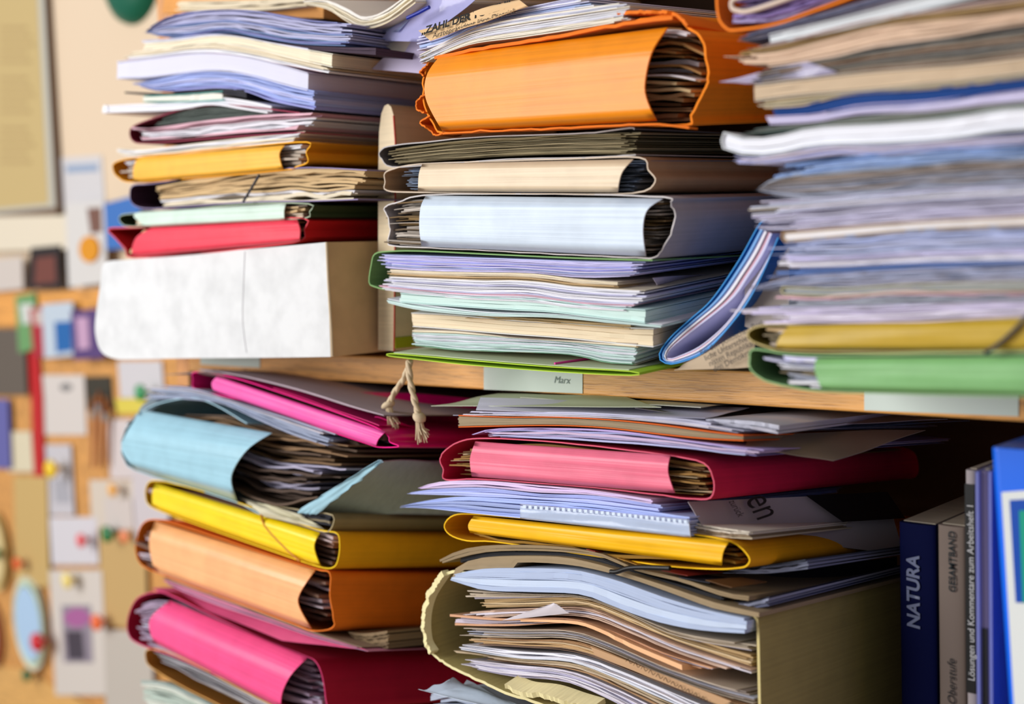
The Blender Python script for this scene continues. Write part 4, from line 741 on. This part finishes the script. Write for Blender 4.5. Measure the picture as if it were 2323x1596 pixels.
sheaf('papers', 'greenish white papers at the very bottom left of the lower left pile', 'papers', PL(-.075), [(322, 1542), (380, 1548), (460, 1585), (560, 1640)], [(345, 1690), (390, 1715), (460, 1740), (560, 1770)], 22, [(.72, .78, .74), (.84, .86, .82), (.62, .68, .66), (.80, .86, .86)], m=0)
mb = MB(); mb.box((-.60, -.05, -.4695), (-.34, .22, -.43), paper((.66, .60, .5), 'edge')); emit('archive_box', mb, label='flat archive box under the lower left pile, below the frame', category='box')
# string with two tassels hanging from the shelf
def tassel(lab, px, y0, end, dirx):
    pl = PL(y0); P = [pl.at(x, y) for x, y in catmull(px, 5)]
    T = thing('string', lab, 'string', P[-1]); mb = MB(); rope = plainmat((.82, .74, .62), .9)
    for s in (0, math.pi):
        Q_ = []
        for i, p in enumerate(P): a = i*1.0+s; Q_.append(p+Vector((math.cos(a)*.0010, math.sin(a)*.0010, 0)))
        tube(mb, Q_, .0019, rope, 7)
    emit('cord', mb, T, smooth=60)
    mb = MB(); e = P[-1]; rings = []
    for k in range(6):
        t = k/5; c = e+(P[-1]-P[-4]).normalized()*(-.002+.007*t); r = .0038+.0014*math.sin(t*math.pi)
        rings.append([c+r*Vector((math.cos(a), math.sin(a), 0)) for a in [2*math.pi*j/12 for j in range(12)]])
    mb.loft(rings, rope); emit('knot', mb, T, smooth=60)
    mb = MB(); r_ = random.Random(int(px[0][0]))
    for k in range(26):
        a = r_.random()*6.28; s = r_.uniform(.2, 1)
        q = [e+Vector((math.cos(a)*.002, math.sin(a)*.002, -.003)), e+Vector((math.cos(a)*.0035*s+dirx*.002, math.sin(a)*.0035*s, -.010)), e+Vector((math.cos(a)*.007*s+dirx*.006, math.sin(a)*.006*s, -.010-.012*r_.random()))]
        tube(mb, q, .0009, rope, 5, .0004)
    emit('frayed_end', mb, T)
tassel('left of the two cream strings hanging in front of the shelf edge', [(930, 818), (918, 855), (898, 885), (882, 915)], -.062, 0, 1)
tassel('right of the two cream strings hanging in front of the shelf edge', [(928, 818), (930, 860), (940, 905), (950, 942)], -.062, 0, .6)
# ================= lower middle pile =================
H = PL(-.06)
sheet('loose_sheet', 'greenish grey sheet topmost on the lower middle pile, its tip pointing left', 'sheet', [(1130, 893, .0), (1420, 900, .0), (1500, 925, -.05), (978, 922, -.06)], plainmat((.76, .78, .70), .8), seed=1, wav=.0015)
sheet('envelope', 'pale envelope lying right on top of the lower middle pile', 'envelope', [(1230, 892, .04), (1690, 912, .06), (1590, 924, -.03), (1180, 902, -.02)], plainmat((.82, .82, .78), .8), seed=2, wav=.001)
sheet('loose_sheet', 'lavender sheet under the greenish grey one on the lower middle pile', 'sheet', [(1090, 902, -.05), (1700, 925, .02), (1600, 950, -.05), (1080, 930, -.064)], plainmat((.78, .77, .86), .6), seed=5, wav=.001)
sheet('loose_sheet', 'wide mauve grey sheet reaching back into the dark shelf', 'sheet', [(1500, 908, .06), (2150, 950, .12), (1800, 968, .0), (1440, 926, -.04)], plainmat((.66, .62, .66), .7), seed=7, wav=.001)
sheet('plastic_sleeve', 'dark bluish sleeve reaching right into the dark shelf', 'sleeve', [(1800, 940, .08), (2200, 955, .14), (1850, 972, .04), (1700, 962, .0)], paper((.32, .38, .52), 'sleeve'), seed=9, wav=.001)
sheaf('papers', 'thin lavender and cream papers on the orange edged notebook', 'papers', H, [(1060, 932), (1180, 934), (1300, 934), (1420, 940), (1550, 950), (1650, 965)], [(1048, 942), (1180, 943), (1300, 946), (1420, 951), (1550, 964), (1650, 978)], 6, [(.84, .80, .90), (.90, .84, .76), (.78, .78, .88), (.88, .86, .90)], m=-.02, jx=.04)
sheaf('folded_sheet', 'white folded sheet with a steel clip at the right end of the orange edged notebook', 'sheet', PL(-.05), [(1600, 950), (1700, 955), (1765, 965)], [(1600, 960), (1700, 972), (1765, 984)], 3, [(.80, .80, .86), (.74, .74, .82)], m=-.12)
book('notebook with orange covers and browned pages near the top of the lower middle pile', H, [(1040, 944), (1150, 948), (1260, 948), (1380, 954), (1500, 966), (1600, 980), (1686, 990)], [(1040, 966), (1110, 964), (1260, 962), (1380, 968), (1500, 982), (1600, 992), (1686, 996)], (.93, .42, .12), (.62, .55, .44), m=-.03, n=6, cat='notebook', dark=.8, L=.2)
sheaf('plastic_sleeves', 'lilac plastic sleeves between the orange edged notebook and the pink folder', 'sleeves', H, [(1075, 984), (1120, 972), (1250, 970), (1400, 976), (1560, 998), (1640, 1008), (1720, 1018)], [(1110, 990), (1160, 992), (1260, 996), (1400, 1004), (1560, 1018), (1640, 1027), (1720, 1034)], 8, [(.74, .66, .88), (.66, .62, .86), (.80, .72, .84), (.72, .74, .90)], m=-.06, jx=.02, wob=.6, dark=.92)
sheet('loose_sheet', 'tan sheet hanging over the right side of the pink folder', 'sheet', [(1700, 985, -.03), (2100, 975, .10), (1890, 1046, -.01), (1690, 1015, -.055)], plainmat((.64, .58, .52), .8), seed=4, wav=.001)
folder('salmon pink folder with rough edges in the lower middle pile', H, [(1612, 1128), (1618, 1090), (1596, 1050), (1500, 1030), (1350, 1012), (1200, 998), (1090, 994), (1040, 1002), (1006, 1025), (998, 1045), (1006, 1065), (1010, 1088), (1080, 1086), (1200, 1094), (1350, 1106), (1480, 1120), (1560, 1130)],
       (.84, .10, .28), (([(1078, 1001), (1066, 1040), (1070, 1080)]), ([(1520, 1032), (1515, 1070), (1530, 1118)])), m=-.085, closed=True, fcolor=(.93, .45, .56), bulge=.006, at=(1618, 1090), rim=(.86, .36, .46), sub=4, torn=.0012, flapoff=.003,
       papers=([(1045, 1020), (1200, 1006), (1350, 1020), (1596, 1054)], [(1045, 1074), (1200, 1090), (1400, 1108), (1606, 1122)], [(.62, .46, .24), (.74, .60, .38), (.45, .33, .20), (.80, .70, .56)]), pn=18, pjf=.006, pjx=.016, pgap=.3)
for k, (tp, bt, c) in enumerate([([(952, 1106), (1000, 1092), (1100, 1090), (1220, 1100), (1350, 1112), (1480, 1132)], [(958, 1108), (1010, 1106), (1100, 1104), (1220, 1116), (1350, 1122), (1480, 1142)], (.84, .76, .90)),
                                ([(922, 1118), (990, 1108), (1100, 1106), (1220, 1120), (1350, 1124), (1500, 1146)], [(930, 1120), (1000, 1122), (1100, 1126), (1220, 1132), (1350, 1142), (1500, 1160)], (.70, .74, .95)),
                                ([(906, 1148), (960, 1136), (1050, 1126), (1200, 1134), (1350, 1144), (1560, 1172)], [(912, 1150), (970, 1152), (1060, 1162), (1200, 1176), (1350, 1190), (1560, 1216)], (.66, .72, .92))]):
    sheaf('plastic_sleeve', ['topmost', 'middle', 'lowest and shiniest'][k]+' of the three lavender sleeves pointing left under the salmon pink folder', 'sleeve', PL(-.062-.002*k), tp, bt, (3, 4, 9)[k], [c, tuple(x*.95 for x in c), tuple(min(1, x*1.06) for x in c)], m=-.1, jx=.004, dark=.94, wob=.4, L=.25)
mb = MB(); flap_mesh(mb, PL(-.068), [(1180, 1142), (1180, 1176)], [(1562, 1178), (1566, 1218)], paper((.80, .86, .96), 'sleeve'), paper((.9, .93, .98), 'plain'), 0, .002); LS = [o for o in COL.objects if o.name.startswith('plastic_sleeve')][-1]; emit('clear_front', mb, LS, smooth=60)
np_ = sheet('newspaper', 'folded newspaper with large letters, lying to the right under the salmon pink folder', 'newspaper', [(1560, 1138, -.055), (2010, 1118, .12), (2050, 1258, .12), (1600, 1205, -.056)], plainmat((.66, .62, .64), .8), seed=3, wav=.0002)
q0 = PL(-.037).at(1690, 1130); q1 = PL(-.01).at(1760, 1195)
c0, c1 = PL(-.0585).at(1560, 1138), PL(.1165).at(2010, 1118); c3 = PL(-.0595).at(1600, 1205)
U_ = (c1-c0); V_ = (c3-c0); nn = U_.cross(V_).normalized()
nn = nn if nn.dot(CAM-c0) > 0 else -nn
xd = V_.normalized(); yd = nn.cross(xd)
lettering('en', c0+U_*.25+V_*.04+nn*.0024, xd, yd, .040, ink, np_, 'headline', sx=.45)
lettering('zurück', c0+U_*.17+V_*.1+nn*.0024, xd, yd, .010, ink, np_, 'headline', sx=.45)
mb = MB(); a = mb.add([c0+U_*u+V_*v+nn*.0018 for u, v in ((.56, 0), (1, 0), (1, 1), (.66, 1))]); mb.face([a, a+1, a+2, a+3], mb.mat(plainmat((.08, .08, .09), .35))); emit('picture_with_shade', mb, np_)  # dark print, widened as painted shade over the newspaper's far end
sheaf('papers', 'ragged cream papers behind the clear sleeve under the folded newspaper', 'papers', PL(-.055), [(1560, 1180), (1610, 1192), (1700, 1205)], [(1562, 1210), (1610, 1216), (1700, 1222)], 6, [(.78, .72, .62), (.88, .84, .78), (.6, .52, .42)], m=-.1, jx=.01, L=.2)
folder('golden yellow folder with a triangular open end in the lower middle pile', H, [(1694, 1282), (1698, 1262), (1658, 1228), (1560, 1210), (1400, 1190), (1200, 1176), (1080, 1166), (1030, 1168), (1008, 1190), (1020, 1212), (1060, 1226), (1120, 1228), (1250, 1246), (1400, 1268), (1520, 1284), (1620, 1290), (1670, 1288)],
       (.95, .66, .02), (([(1074, 1170), (1062, 1190), (1066, 1208)]), ([(1654, 1226), (1640, 1252), (1636, 1282)])), m=-.12, closed=True, fcolor=(.98, .74, .04), bulge=.005, at=(1698, 1262), rim=(.99, .78, .08), sub=4, flapoff=.003, kind='card',
       papers=([(1060, 1178), (1400, 1200), (1660, 1234)], [(1080, 1216), (1400, 1260), (1685, 1278)], [(.60, .44, .14), (.80, .66, .36), (.42, .30, .12)]), pn=9, pjf=.006, pgap=.3)
sheaf('papers', 'dark bluish papers below the right end of the golden yellow folder', 'papers', PL(-.03), [(1690, 1290), (1750, 1280), (1830, 1268)], [(1640, 1300), (1740, 1300), (1830, 1290)], 5, [(.30, .32, .38), (.52, .54, .64), (.2, .2, .25)], m=-.14, L=.22)
mb = MB(); pe = PL(-.0715); em = mb.mat(paper((.84, .90, .98), 'plain', .25)); row = resample([(1190, 1148), (1350, 1160), (1555, 1182)], 30)
for x, y in row:
    q = [pe.at(x-3, y-3), pe.at(x+4, y-3), pe.at(x+4, y+4), pe.at(x-3, y+4)]; i = mb.add(q+[p+Vector((0, -.0004, 0)) for p in q])
    mb.face([i+4, i+7, i+6, i+5], em); [mb.face([i+k, i+4+k, i+4+(k+1) % 4, i+(k+1) % 4], em) for k in range(4)]
emit('embossed_strip', mb, LS)
# torn cardboard portfolio
cb = paper((.62, .54, .40), 'card', .85)
sheaf('cardboard_portfolio', 'torn brown cardboard portfolio with coloured patches under the golden yellow folder', 'portfolio', PL(-.065), [(998, 1268), (1050, 1245), (1120, 1236), (1250, 1238), (1360, 1254), (1440, 1288), (1540, 1310), (1640, 1342), (1700, 1352)], [(1000, 1278), (1050, 1262), (1120, 1250), (1250, 1250), (1360, 1262), (1440, 1294), (1540, 1318), (1640, 1352), (1700, 1362)], 2, [(.64, .55, .42), (.58, .50, .38)], m=-.17, wob=.2, kind='card', L=.24)
CP = [o for o in COL.objects if o.name.startswith('cardboard_portfolio')][-1]
for k, (pp, c) in enumerate([([(1330, 1248, -.064), (1370, 1245, -.04), (1410, 1258, -.04), (1350, 1253, -.064)], (.70, .20, .14)), ([(1500, 1296, -.064), (1580, 1290, -.04), (1640, 1300, -.03), (1560, 1308, -.064)], (.62, .16, .12)), ([(1600, 1318, -.064), (1680, 1312, -.04), (1740, 1322, -.03), (1660, 1335, -.064)], (.50, .34, .18)), ([(1400, 1268, -.064), (1440, 1262, -.04), (1520, 1284, -.03), (1460, 1288, -.064)], (.80, .58, .16)), ([(1540, 1312, -.064), (1600, 1306, -.04), (1650, 1312, -.03), (1610, 1324, -.064)], (.16, .18, .26))]):
    sheet('colored_patch', None, None, [(x, y-2, d-.0015) for x, y, d in pp], plainmat(tuple(v*.8 for v in c)), n=3, parent=CP, wav=.0002)
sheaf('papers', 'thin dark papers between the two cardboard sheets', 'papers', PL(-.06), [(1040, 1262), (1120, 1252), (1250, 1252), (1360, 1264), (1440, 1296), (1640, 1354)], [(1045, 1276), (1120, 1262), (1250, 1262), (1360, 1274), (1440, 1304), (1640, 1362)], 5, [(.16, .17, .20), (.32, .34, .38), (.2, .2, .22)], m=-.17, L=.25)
sheaf('cardboard_sheet', 'lower torn cardboard sheet with a stepped left edge', 'cardboard', PL(-.068), [(1030, 1290), (1060, 1272), (1120, 1262), (1260, 1262), (1350, 1278), (1420, 1300), (1520, 1332), (1620, 1366), (1722, 1390)], [(1022, 1312), (1060, 1290), (1150, 1300), (1165, 1276), (1300, 1282), (1420, 1310), (1520, 1344), (1620, 1380), (1722, 1400)], 1, [(.62, .54, .42)], m=-.25, kind='card', L=.24)
mb = MB(); tube(mb, [PL(-.074).at(x, y) for x, y in catmull([(1385, 1296), (1400, 1296), (1425, 1288), (1460, 1286), (1520, 1288)], 4)], .0017, plainmat((.03, .035, .05), .4)); emit('elastic_cord', mb, CP, smooth=60)
sheet('brown_cover', 'dark printed cover reaching back right between portfolio and box file', 'cover', [(1700, 1310, .0), (2035, 1262, .15), (2035, 1300, .15), (1705, 1395, -.055)], plainmat((.22, .21, .24), .5), seed=5, wav=.001)
sheaf('papers', 'layered bluish papers sticking out right of the portfolio', 'papers', PL(-.055), [(1600, 1350), (1680, 1366), (1745, 1352)], [(1600, 1362), (1680, 1380), (1742, 1374)], 6, [(.42, .44, .56), (.20, .20, .26), (.60, .62, .72)], m=-.24, L=.22)
# box file
IN = PL(-.062)
sheaf('plastic_sleeve', 'large milky plastic sleeve draped over the papers in the box file', 'sleeve', PL(-.07), [(1030, 1302), (1090, 1290), (1180, 1288), (1300, 1292), (1400, 1316), (1500, 1352), (1600, 1382), (1692, 1402)], [(1024, 1316), (1100, 1338), (1200, 1342), (1320, 1348), (1400, 1378), (1500, 1412), (1600, 1430), (1692, 1436)], 5, [(.74, .80, .90), (.78, .84, .94), (.70, .76, .88)], m=-.25, jx=.004, wob=.12, gap=.02, dark=.97, L=.10)
mb = MB(); flap_mesh(mb, PL(-.072), [(1160, 1288), (1180, 1342)], [(1690, 1402), (1688, 1442)], paper((.78, .84, .95), 'sleeve'), paper((.85, .9, .97), 'plain'), 0, .001, nu=8); mb = None
def bend(y0, y1, x0=1070, x1=1700, drop=150, k=0, kn=1330): return [(x0, y0), (x0+(kn-x0)*.5, y0+k), (kn, y0+6), (kn+90, y0+30), (kn+200, y0+drop*.5), (x1, y0+drop)]
fs = [('papers', 'ragged white papers directly under the milky sleeve', [(1070, 1338), (1200, 1346), (1320, 1350), (1420, 1384), (1540, 1432), (1700, 1460)], [(1080, 1358), (1200, 1356), (1320, 1356), (1420, 1392), (1540, 1445), (1700, 1476)], 7, [(.86, .84, .84), (.80, .74, .66), (.74, .72, .78)], .02),
      ('booklet', 'thick booklet with browned pages and a stitched spine in the box file', [(1092, 1360), (1200, 1356), (1320, 1354), (1420, 1388), (1540, 1440), (1700, 1486)], [(1092, 1378), (1200, 1376), (1330, 1376), (1420, 1410), (1540, 1458), (1700, 1512)], 8, [(.84, .72, .54), (.88, .78, .62), (.76, .64, .46)], .004),
      ('papers', 'white note sheets with handwriting below the stitched booklet', [(1070, 1386), (1180, 1380), (1330, 1378), (1420, 1412), (1540, 1462), (1690, 1512)], [(1062, 1404), (1180, 1396), (1330, 1398), (1420, 1430), (1540, 1480), (1690, 1530)], 8, [(.90, .88, .93), (.82, .80, .88), (.86, .74, .66), (.93, .92, .95)], .03),
      ('papers', 'cream and peach papers above the thin peach card', [(1030, 1392), (1150, 1402), (1300, 1402), (1400, 1432), (1520, 1482), (1620, 1512)], [(1030, 1418), (1150, 1420), (1300, 1414), (1400, 1444), (1500, 1490), (1600, 1520)], 6, [(.86, .66, .52), (.84, .80, .86), (.88, .74, .60)], .01),
      ('papers', 'bluish white papers in the middle of the box file', [(1068, 1424), (1180, 1428), (1300, 1430), (1400, 1464), (1500, 1508), (1620, 1550), (1700, 1570)], [(1064, 1442), (1180, 1446), (1300, 1448), (1400, 1482), (1500, 1526), (1620, 1570), (1700, 1592)], 12, [(.78, .80, .88), (.86, .84, .86), (.70, .64, .60), (.60, .58, .62), (.88, .82, .74)], .02),
      ('papers', 'tan envelopes stacked under the bluish white papers', [(1070, 1444), (1180, 1450), (1300, 1454), (1400, 1490), (1500, 1530), (1620, 1576), (1700, 1600)], [(1068, 1462), (1180, 1468), (1300, 1478), (1400, 1512), (1500, 1552), (1620, 1600), (1700, 1628)], 9, [(.80, .66, .48), (.74, .58, .42), (.84, .74, .60), (.52, .42, .36)], .02),
      ('folded_letters', 'white folded letters with rounded left ends in the box file', [(1046, 1462), (1180, 1478), (1300, 1486), (1400, 1520), (1500, 1562), (1620, 1612)], [(1050, 1472), (1180, 1492), (1300, 1500), (1400, 1536), (1500, 1580), (1620, 1630)], 4, [(.93, .93, .97), (.88, .90, .95)], .006),
      ('papers', 'brown papers between the white folded letters and the lowest sheets', [(1052, 1478), (1180, 1494), (1300, 1504), (1400, 1540), (1500, 1586), (1620, 1636)], [(1080, 1492), (1180, 1504), (1300, 1518), (1400, 1556), (1500, 1604), (1620, 1654)], 6, [(.66, .52, .38), (.76, .68, .56), (.82, .74, .64), (.5, .4, .32)], .03),
      ('papers', 'lowest white and lilac sheets curving down in the box file', [(1056, 1496), (1160, 1508), (1280, 1520), (1380, 1556), (1480, 1604), (1600, 1660)], [(1070, 1516), (1160, 1534), (1280, 1546), (1380, 1586), (1480, 1640), (1600, 1700)], 11, [(.90, .88, .93), (.80, .78, .88), (.86, .72, .62), (.93, .92, .95), (.74, .72, .82)], .02)]
for k, (nm, lab, tp, bt, n_, pal, jx) in enumerate(fs): sheaf(nm, lab, nm.split('_')[-1], IN, tp, bt, n_, pal, m=-.2, jx=jx, wob=.9, L=.24, jf=.003)
sheaf('peach_card', 'stiff peach card slab jutting forward from the box file papers', 'card', PL(-.07), [(1180, 1404), (1300, 1407), (1360, 1424), (1440, 1462), (1548, 1507)], [(1180, 1409), (1300, 1414), (1360, 1432), (1440, 1472), (1549, 1519)], 1, [(.95, .74, .56)], m=-.05, L=.05, kind='plain')
sheet('note_sheet', 'small white folded note standing up in a peak on the box file papers', 'note', [(1255, 1367, -.078), (1262, 1369, -.078), (1292, 1390, -.074), (1140, 1406, -.074)], plainmat((.88, .86, .90)), n=6, wav=.0004)
mb = MB(); pl_ = PL(-.0765)
for k in range(11):
    q = catmull([(1420+k*17, 1500+k*8.6), (1425+k*17, 1493+k*8.6), (1430+k*17, 1504+k*8.6), (1436+k*17, 1500+k*8.6)], 4); tube(mb, [pl_.at(x, y) for x, y in q], .0002, plainmat((.25, .18, .12)), 4)
ws = sheet('handwritten_sheet', 'tan strip with handwriting across the box file papers', 'sheet', [(1340, 1466, -.073), (1660, 1590, -.073), (1640, 1600, -.075), (1350, 1486, -.075)], plainmat((.74, .58, .42)), n=6, wav=.0002)
emit('handwriting', mb, ws)
T = thing('box_file', 'cream and olive cardboard box file with torn edges holding the loose papers', 'box', IN.at(1350, 1700)+Vector((0, .1, 0)))
inm = paper((.72, .66, .42), 'card', .8); rimm = paper((.90, .86, .66), 'plain', .9)
mb = MB(); ribbon(mb, [PL(-.066).at(x, y) for x, y in catmull([(1072, 1302), (1030, 1296), (1000, 1310), (975, 1350), (962, 1400), (966, 1450), (982, 1482), (1020, 1510), (1080, 1540), (1160, 1575), (1300, 1620), (1480, 1690), (1690, 1760)], 8)], ddir(1000, 1400, IN, None), .0022, .27, inm, rimm, torn=.0022, seed=3, nd=4); emit('curved_side', mb, T, smooth=60)
mb = MB(); ribbon(mb, [PL(-.069).at(x, y) for x, y in resample([(1004, 1300), (972, 1350), (960, 1400), (963, 1452), (978, 1480)], 90)], Vector((.25, 1, 0)).normalized(), .005, .006, rimm, rimm, torn=.002, seed=8); emit('frayed_rim', mb, T)
mb = MB(); ribbon(mb, [PL(-.072).at(x, y) for x, y in resample([(1145, 1556), (1180, 1572), (1240, 1580), (1300, 1600), (1340, 1612)], 40)], Vector((.2, 1, .3)).normalized(), .004, .014, paper((.93, .88, .68), 'card', .8), rimm, torn=.0025, seed=5); emit('torn_bottom_edge', mb, T)
e0, e1 = PL(-.062).at(1706, 1396), PL(-.062).at(1702, 1640); D = ddir(1720, 1391, PL(-.062), -.285)
dd = D; x_ = e0.x+.003
mb = MB(); path = [Vector((x_-.006, 0, e0.z+.0008)), Vector((x_-.002, 0, e0.z+.0005)), Vector((x_+.0005, 0, e0.z-.002)), Vector((x_+.001, 0, e0.z-.008)), Vector((x_+.001, 0, -.40)), Vector((x_, 0, -.4685))]
path = [p+Vector((0, -.062, 0)) for p in path]; ribbon(mb, path, dd, .0018, .245, paper((.66, .60, .36), 'card', .75), paper((.84, .78, .55), 'plain'), nd=4); emit('side_panel', mb, T, smooth=40)
mb = MB(); mb.box((-.21, -.05, -.4690), (x_, .18, -.466), inm); emit('bottom_panel', mb, T)
sheet('plastic_sleeve', 'crumpled clear sleeve under the box file at the bottom edge', 'sleeve', [(1020, 1540, -.07), (1060, 1545, -.05), (1260, 1640, -.06), (950, 1566, -.085)], paper((.80, .86, .93), 'sleeve'), wav=.006, seed=3)
sheaf('papers', 'white sheets inside the crumpled sleeve at the bottom edge', 'papers', PL(-.06), [(985, 1572), (1050, 1560), (1130, 1590), (1250, 1650)], [(985, 1690), (1050, 1740), (1130, 1780), (1250, 1850)], 16, [(.78, .82, .90), (.86, .86, .88), (.70, .74, .82)], m=-.2, jx=.01)
# ================= upright books at lower right =================
T_ = {}
def ubook(label, x0, x1, y0, ztop, lean, spine, front=None, depth=.2, cover=None, parts=()):
    T = thing('upright_book', label, 'book', ((x0+x1)/2, y0+depth/2, -.47)); mb = MB(); c = paper(spine, 'plain', .75, .7, .08)
    n = 10; prof = []
    for k in range(n+1):
        a = math.pi*k/n; prof.append((x0+(x1-x0)*(.5-.5*math.cos(a)), y0-.0025*math.sin(a)))
    prof += [(x1, y0+depth), (x0, y0+depth)]
    sh_ = lambda z: lean*(z+.47)
    mb.loft([[Vector((x+sh_(z), y, z)) for x, y in prof] for z in (-.47, ztop)], c); cv_ = emit('cover', mb, T, smooth=35)
    mb = MB(); s_ = sh_(ztop); mb.box((x0+s_+.0015, y0+.003, ztop-.001), (x1+s_-.0015, y0+depth-.002, ztop+.0006), paper((.62, .58, .52), 'edge')); emit('page_block', mb, T)
    T_[label] = T; return cv_, sh_
pz = lambda x, y, yy: PL(yy).at(x, y)
a0, a1 = pz(2041, 1182, .04), pz(2123, 1178, .04)
T, s_ = ubook('dark blue upright book with NATURA on its spine', a0.x, a1.x, .04, a0.z, 0, (.012, .035, .20))
lettering('NATURA', pz(2086, 1428, .0365), (0, 0, 1), (-1, 0, 0), .0119, plainmat((.42, .45, .56), .4), T, 'spine_title', bold=.00035, shear=.1)
b0, b1 = pz(2128, 1188, .038), pz(2190, 1190, .038)
T, s_ = ubook('grey beige upright book marked GESAMTBAND beside the dark blue one', b0.x+.0003, b1.x, .038, b0.z, 0, (.46, .41, .38))
lettering('GESAMTBAND', pz(2167, 1344, .0345), (0, 0, 1), (-1, 0, 0), .0060, plainmat((.06, .10, .12)), T, 'spine_title', bold=.0001, shear=.05)
lettering('Oberstufe', pz(2167, 1600, .0345), (0, 0, 1), (-1, 0, 0), .0072, plainmat((.08, .09, .11)), T, 'spine_title', shear=.25)
c0, c1 = pz(2192, 1064, .03), pz(2217, 1064, .03)
T, s_ = ubook('thin workbook with a black titled spine, in a clear sleeve beside the grey book', c0.x, c1.x, .03, c0.z, -.0, (.60, .57, .58))
mb = MB(); p0, p1 = pz(2193, 1095, .03), pz(2193, 1565, .03); mb.box((c0.x+.0002, .0268, p1.z), (c1.x-.0008, .0280, p0.z), plainmat((.06, .065, .07), .4)); T = emit('black_title_strip', mb, T)
lettering('Lösungen und Kommentare zum Arbeitsheft 1', pz(2211, 1545, .0263), (0, 0, 1), (-1, 0, 0), .0059, plainmat((.70, .70, .70)), T, 'spine_title', bold=.00003)
d0, d1 = pz(2224, 1066, -.012), pz(2246, 1066, -.012)
T, s_ = ubook('thin lilac workbook squeezed between the black titled one and the blue binder', d0.x, d1.x, -.012, d0.z, -.0, (.50, .46, .58))
mb = MB(); p0, p1 = pz(2228, 1420, -.012), pz(2228, 1500, -.012); mb.box((d0.x+.0015, -.0152, p1.z-.03), (d1.x-.001, -.0143, p0.z), plainmat((.12, .12, .14), .4)); T = emit('black_title_strip', mb, T)
for dx, oz in ((2218, .0), (2247, .0)):
    q = pz(dx, 1068, -.016); mb = MB(); mb.box((q.x-.0004, -.018, -.469), (q.x+.0012, .12, q.z), paper((.55, .58, .85), 'sleeve')); emit('clear_sleeve', mb, T)
# blue binder
f0, f1 = pz(2250, 1012, -.04), pz(2290, 1596, -.04)
T = thing('ring_binder', 'bright blue binder with a white label and green field at the right picture edge', 'binder', (f1.x+.03, .1, -.47))
k_ = (f1.x-f0.x)/(f0.z-f1.z); mb = MB(); bl = paper((.01, .40, .93), 'plain', .35, .7, .5)
w_ = .072; zb = -.47; xb = f0.x+k_*(f0.z-zb)
prof = lambda x, z: [Vector((x, -.04, z)), Vector((x+.003, -.0425, z)), Vector((x+w_-.003, -.0425, z)), Vector((x+w_, -.04, z)), Vector((x+w_, .22, z)), Vector((x, .22, z))]
mb.loft([prof(xb, zb), prof(f0.x, f0.z)], bl); bo = emit('cover', mb, T); md = bo.modifiers.new('bevel', 'BEVEL'); md.width = .0012; md.segments = 2
pl_ = PL(-.0428)
def pan(nm, px, c, yy, par=T):
    pl = PL(yy); mb = MB(); q = [pl.at(x, y) for x, y in px]; a = mb.add(q); b = mb.add([p+Vector((0, .0005, 0)) for p in q]); m = mb.mat(plainmat(c, .4))
    mb.face([a+3, a+2, a+1, a], m); mb.face([b, b+1, b+2, b+3], m)
    for k in range(4): j = (k+1) % 4; mb.face([a+k, b+k, b+j, a+j], m)
    return emit(nm, mb, par)
lb = pan('spine_label', [(2272, 1116), (2440, 1104), (2470, 1680), (2305, 1680)], (.86, .88, .88), -.0433)
bf = pan('blue_field', [(2290, 1134), (2430, 1126), (2440, 1372), (2304, 1366)], (.02, .28, .68), -.0439, lb)
pan('green_field', [(2312, 1158), (2420, 1152), (2430, 1372), (2320, 1366)], (.05, .60, .50), -.0444, lb)
plur = {'papers': 'paper sheaves', 'sheet': 'loose sheets', 'folder': 'folders', 'sleeve': 'plastic sleeves', 'sleeves': 'plastic sleeves', 'magazine': 'magazines', 'magazines': 'magazines', 'pin': 'push pins', 'note': 'notes', 'card': 'cards', 'book': 'books', 'booklet': 'booklets', 'string': 'strings', 'clipping': 'newspaper clippings', 'label': 'labels', 'plaque': 'plaques', 'photo': 'photos'}
for o in COL.objects:
    if o.parent or 'label' not in o or 'group' in o or o['category'] not in plur: continue
    bb = [o.matrix_world @ Vector(c) for c in o.bound_box] if o.type == 'MESH' else [o.location]
    x, y, z = (sum(p[i] for p in bb)/len(bb) for i in range(3)); x = o.location.x
    where = 'on the wall and pinboard' if o.location.y > .3 else 'on the shelf edge' if o['category'] in ('label', 'string') else 'in the %s %s pile' % ('upper' if o.location.z > -.02 else 'lower', 'left' if x < -.29 else 'middle' if x < .08 else 'right')
    o['group'] = plur[o['category']]+' '+where
for o in list(COL.objects):
    if '_w' in o: del o['_w']
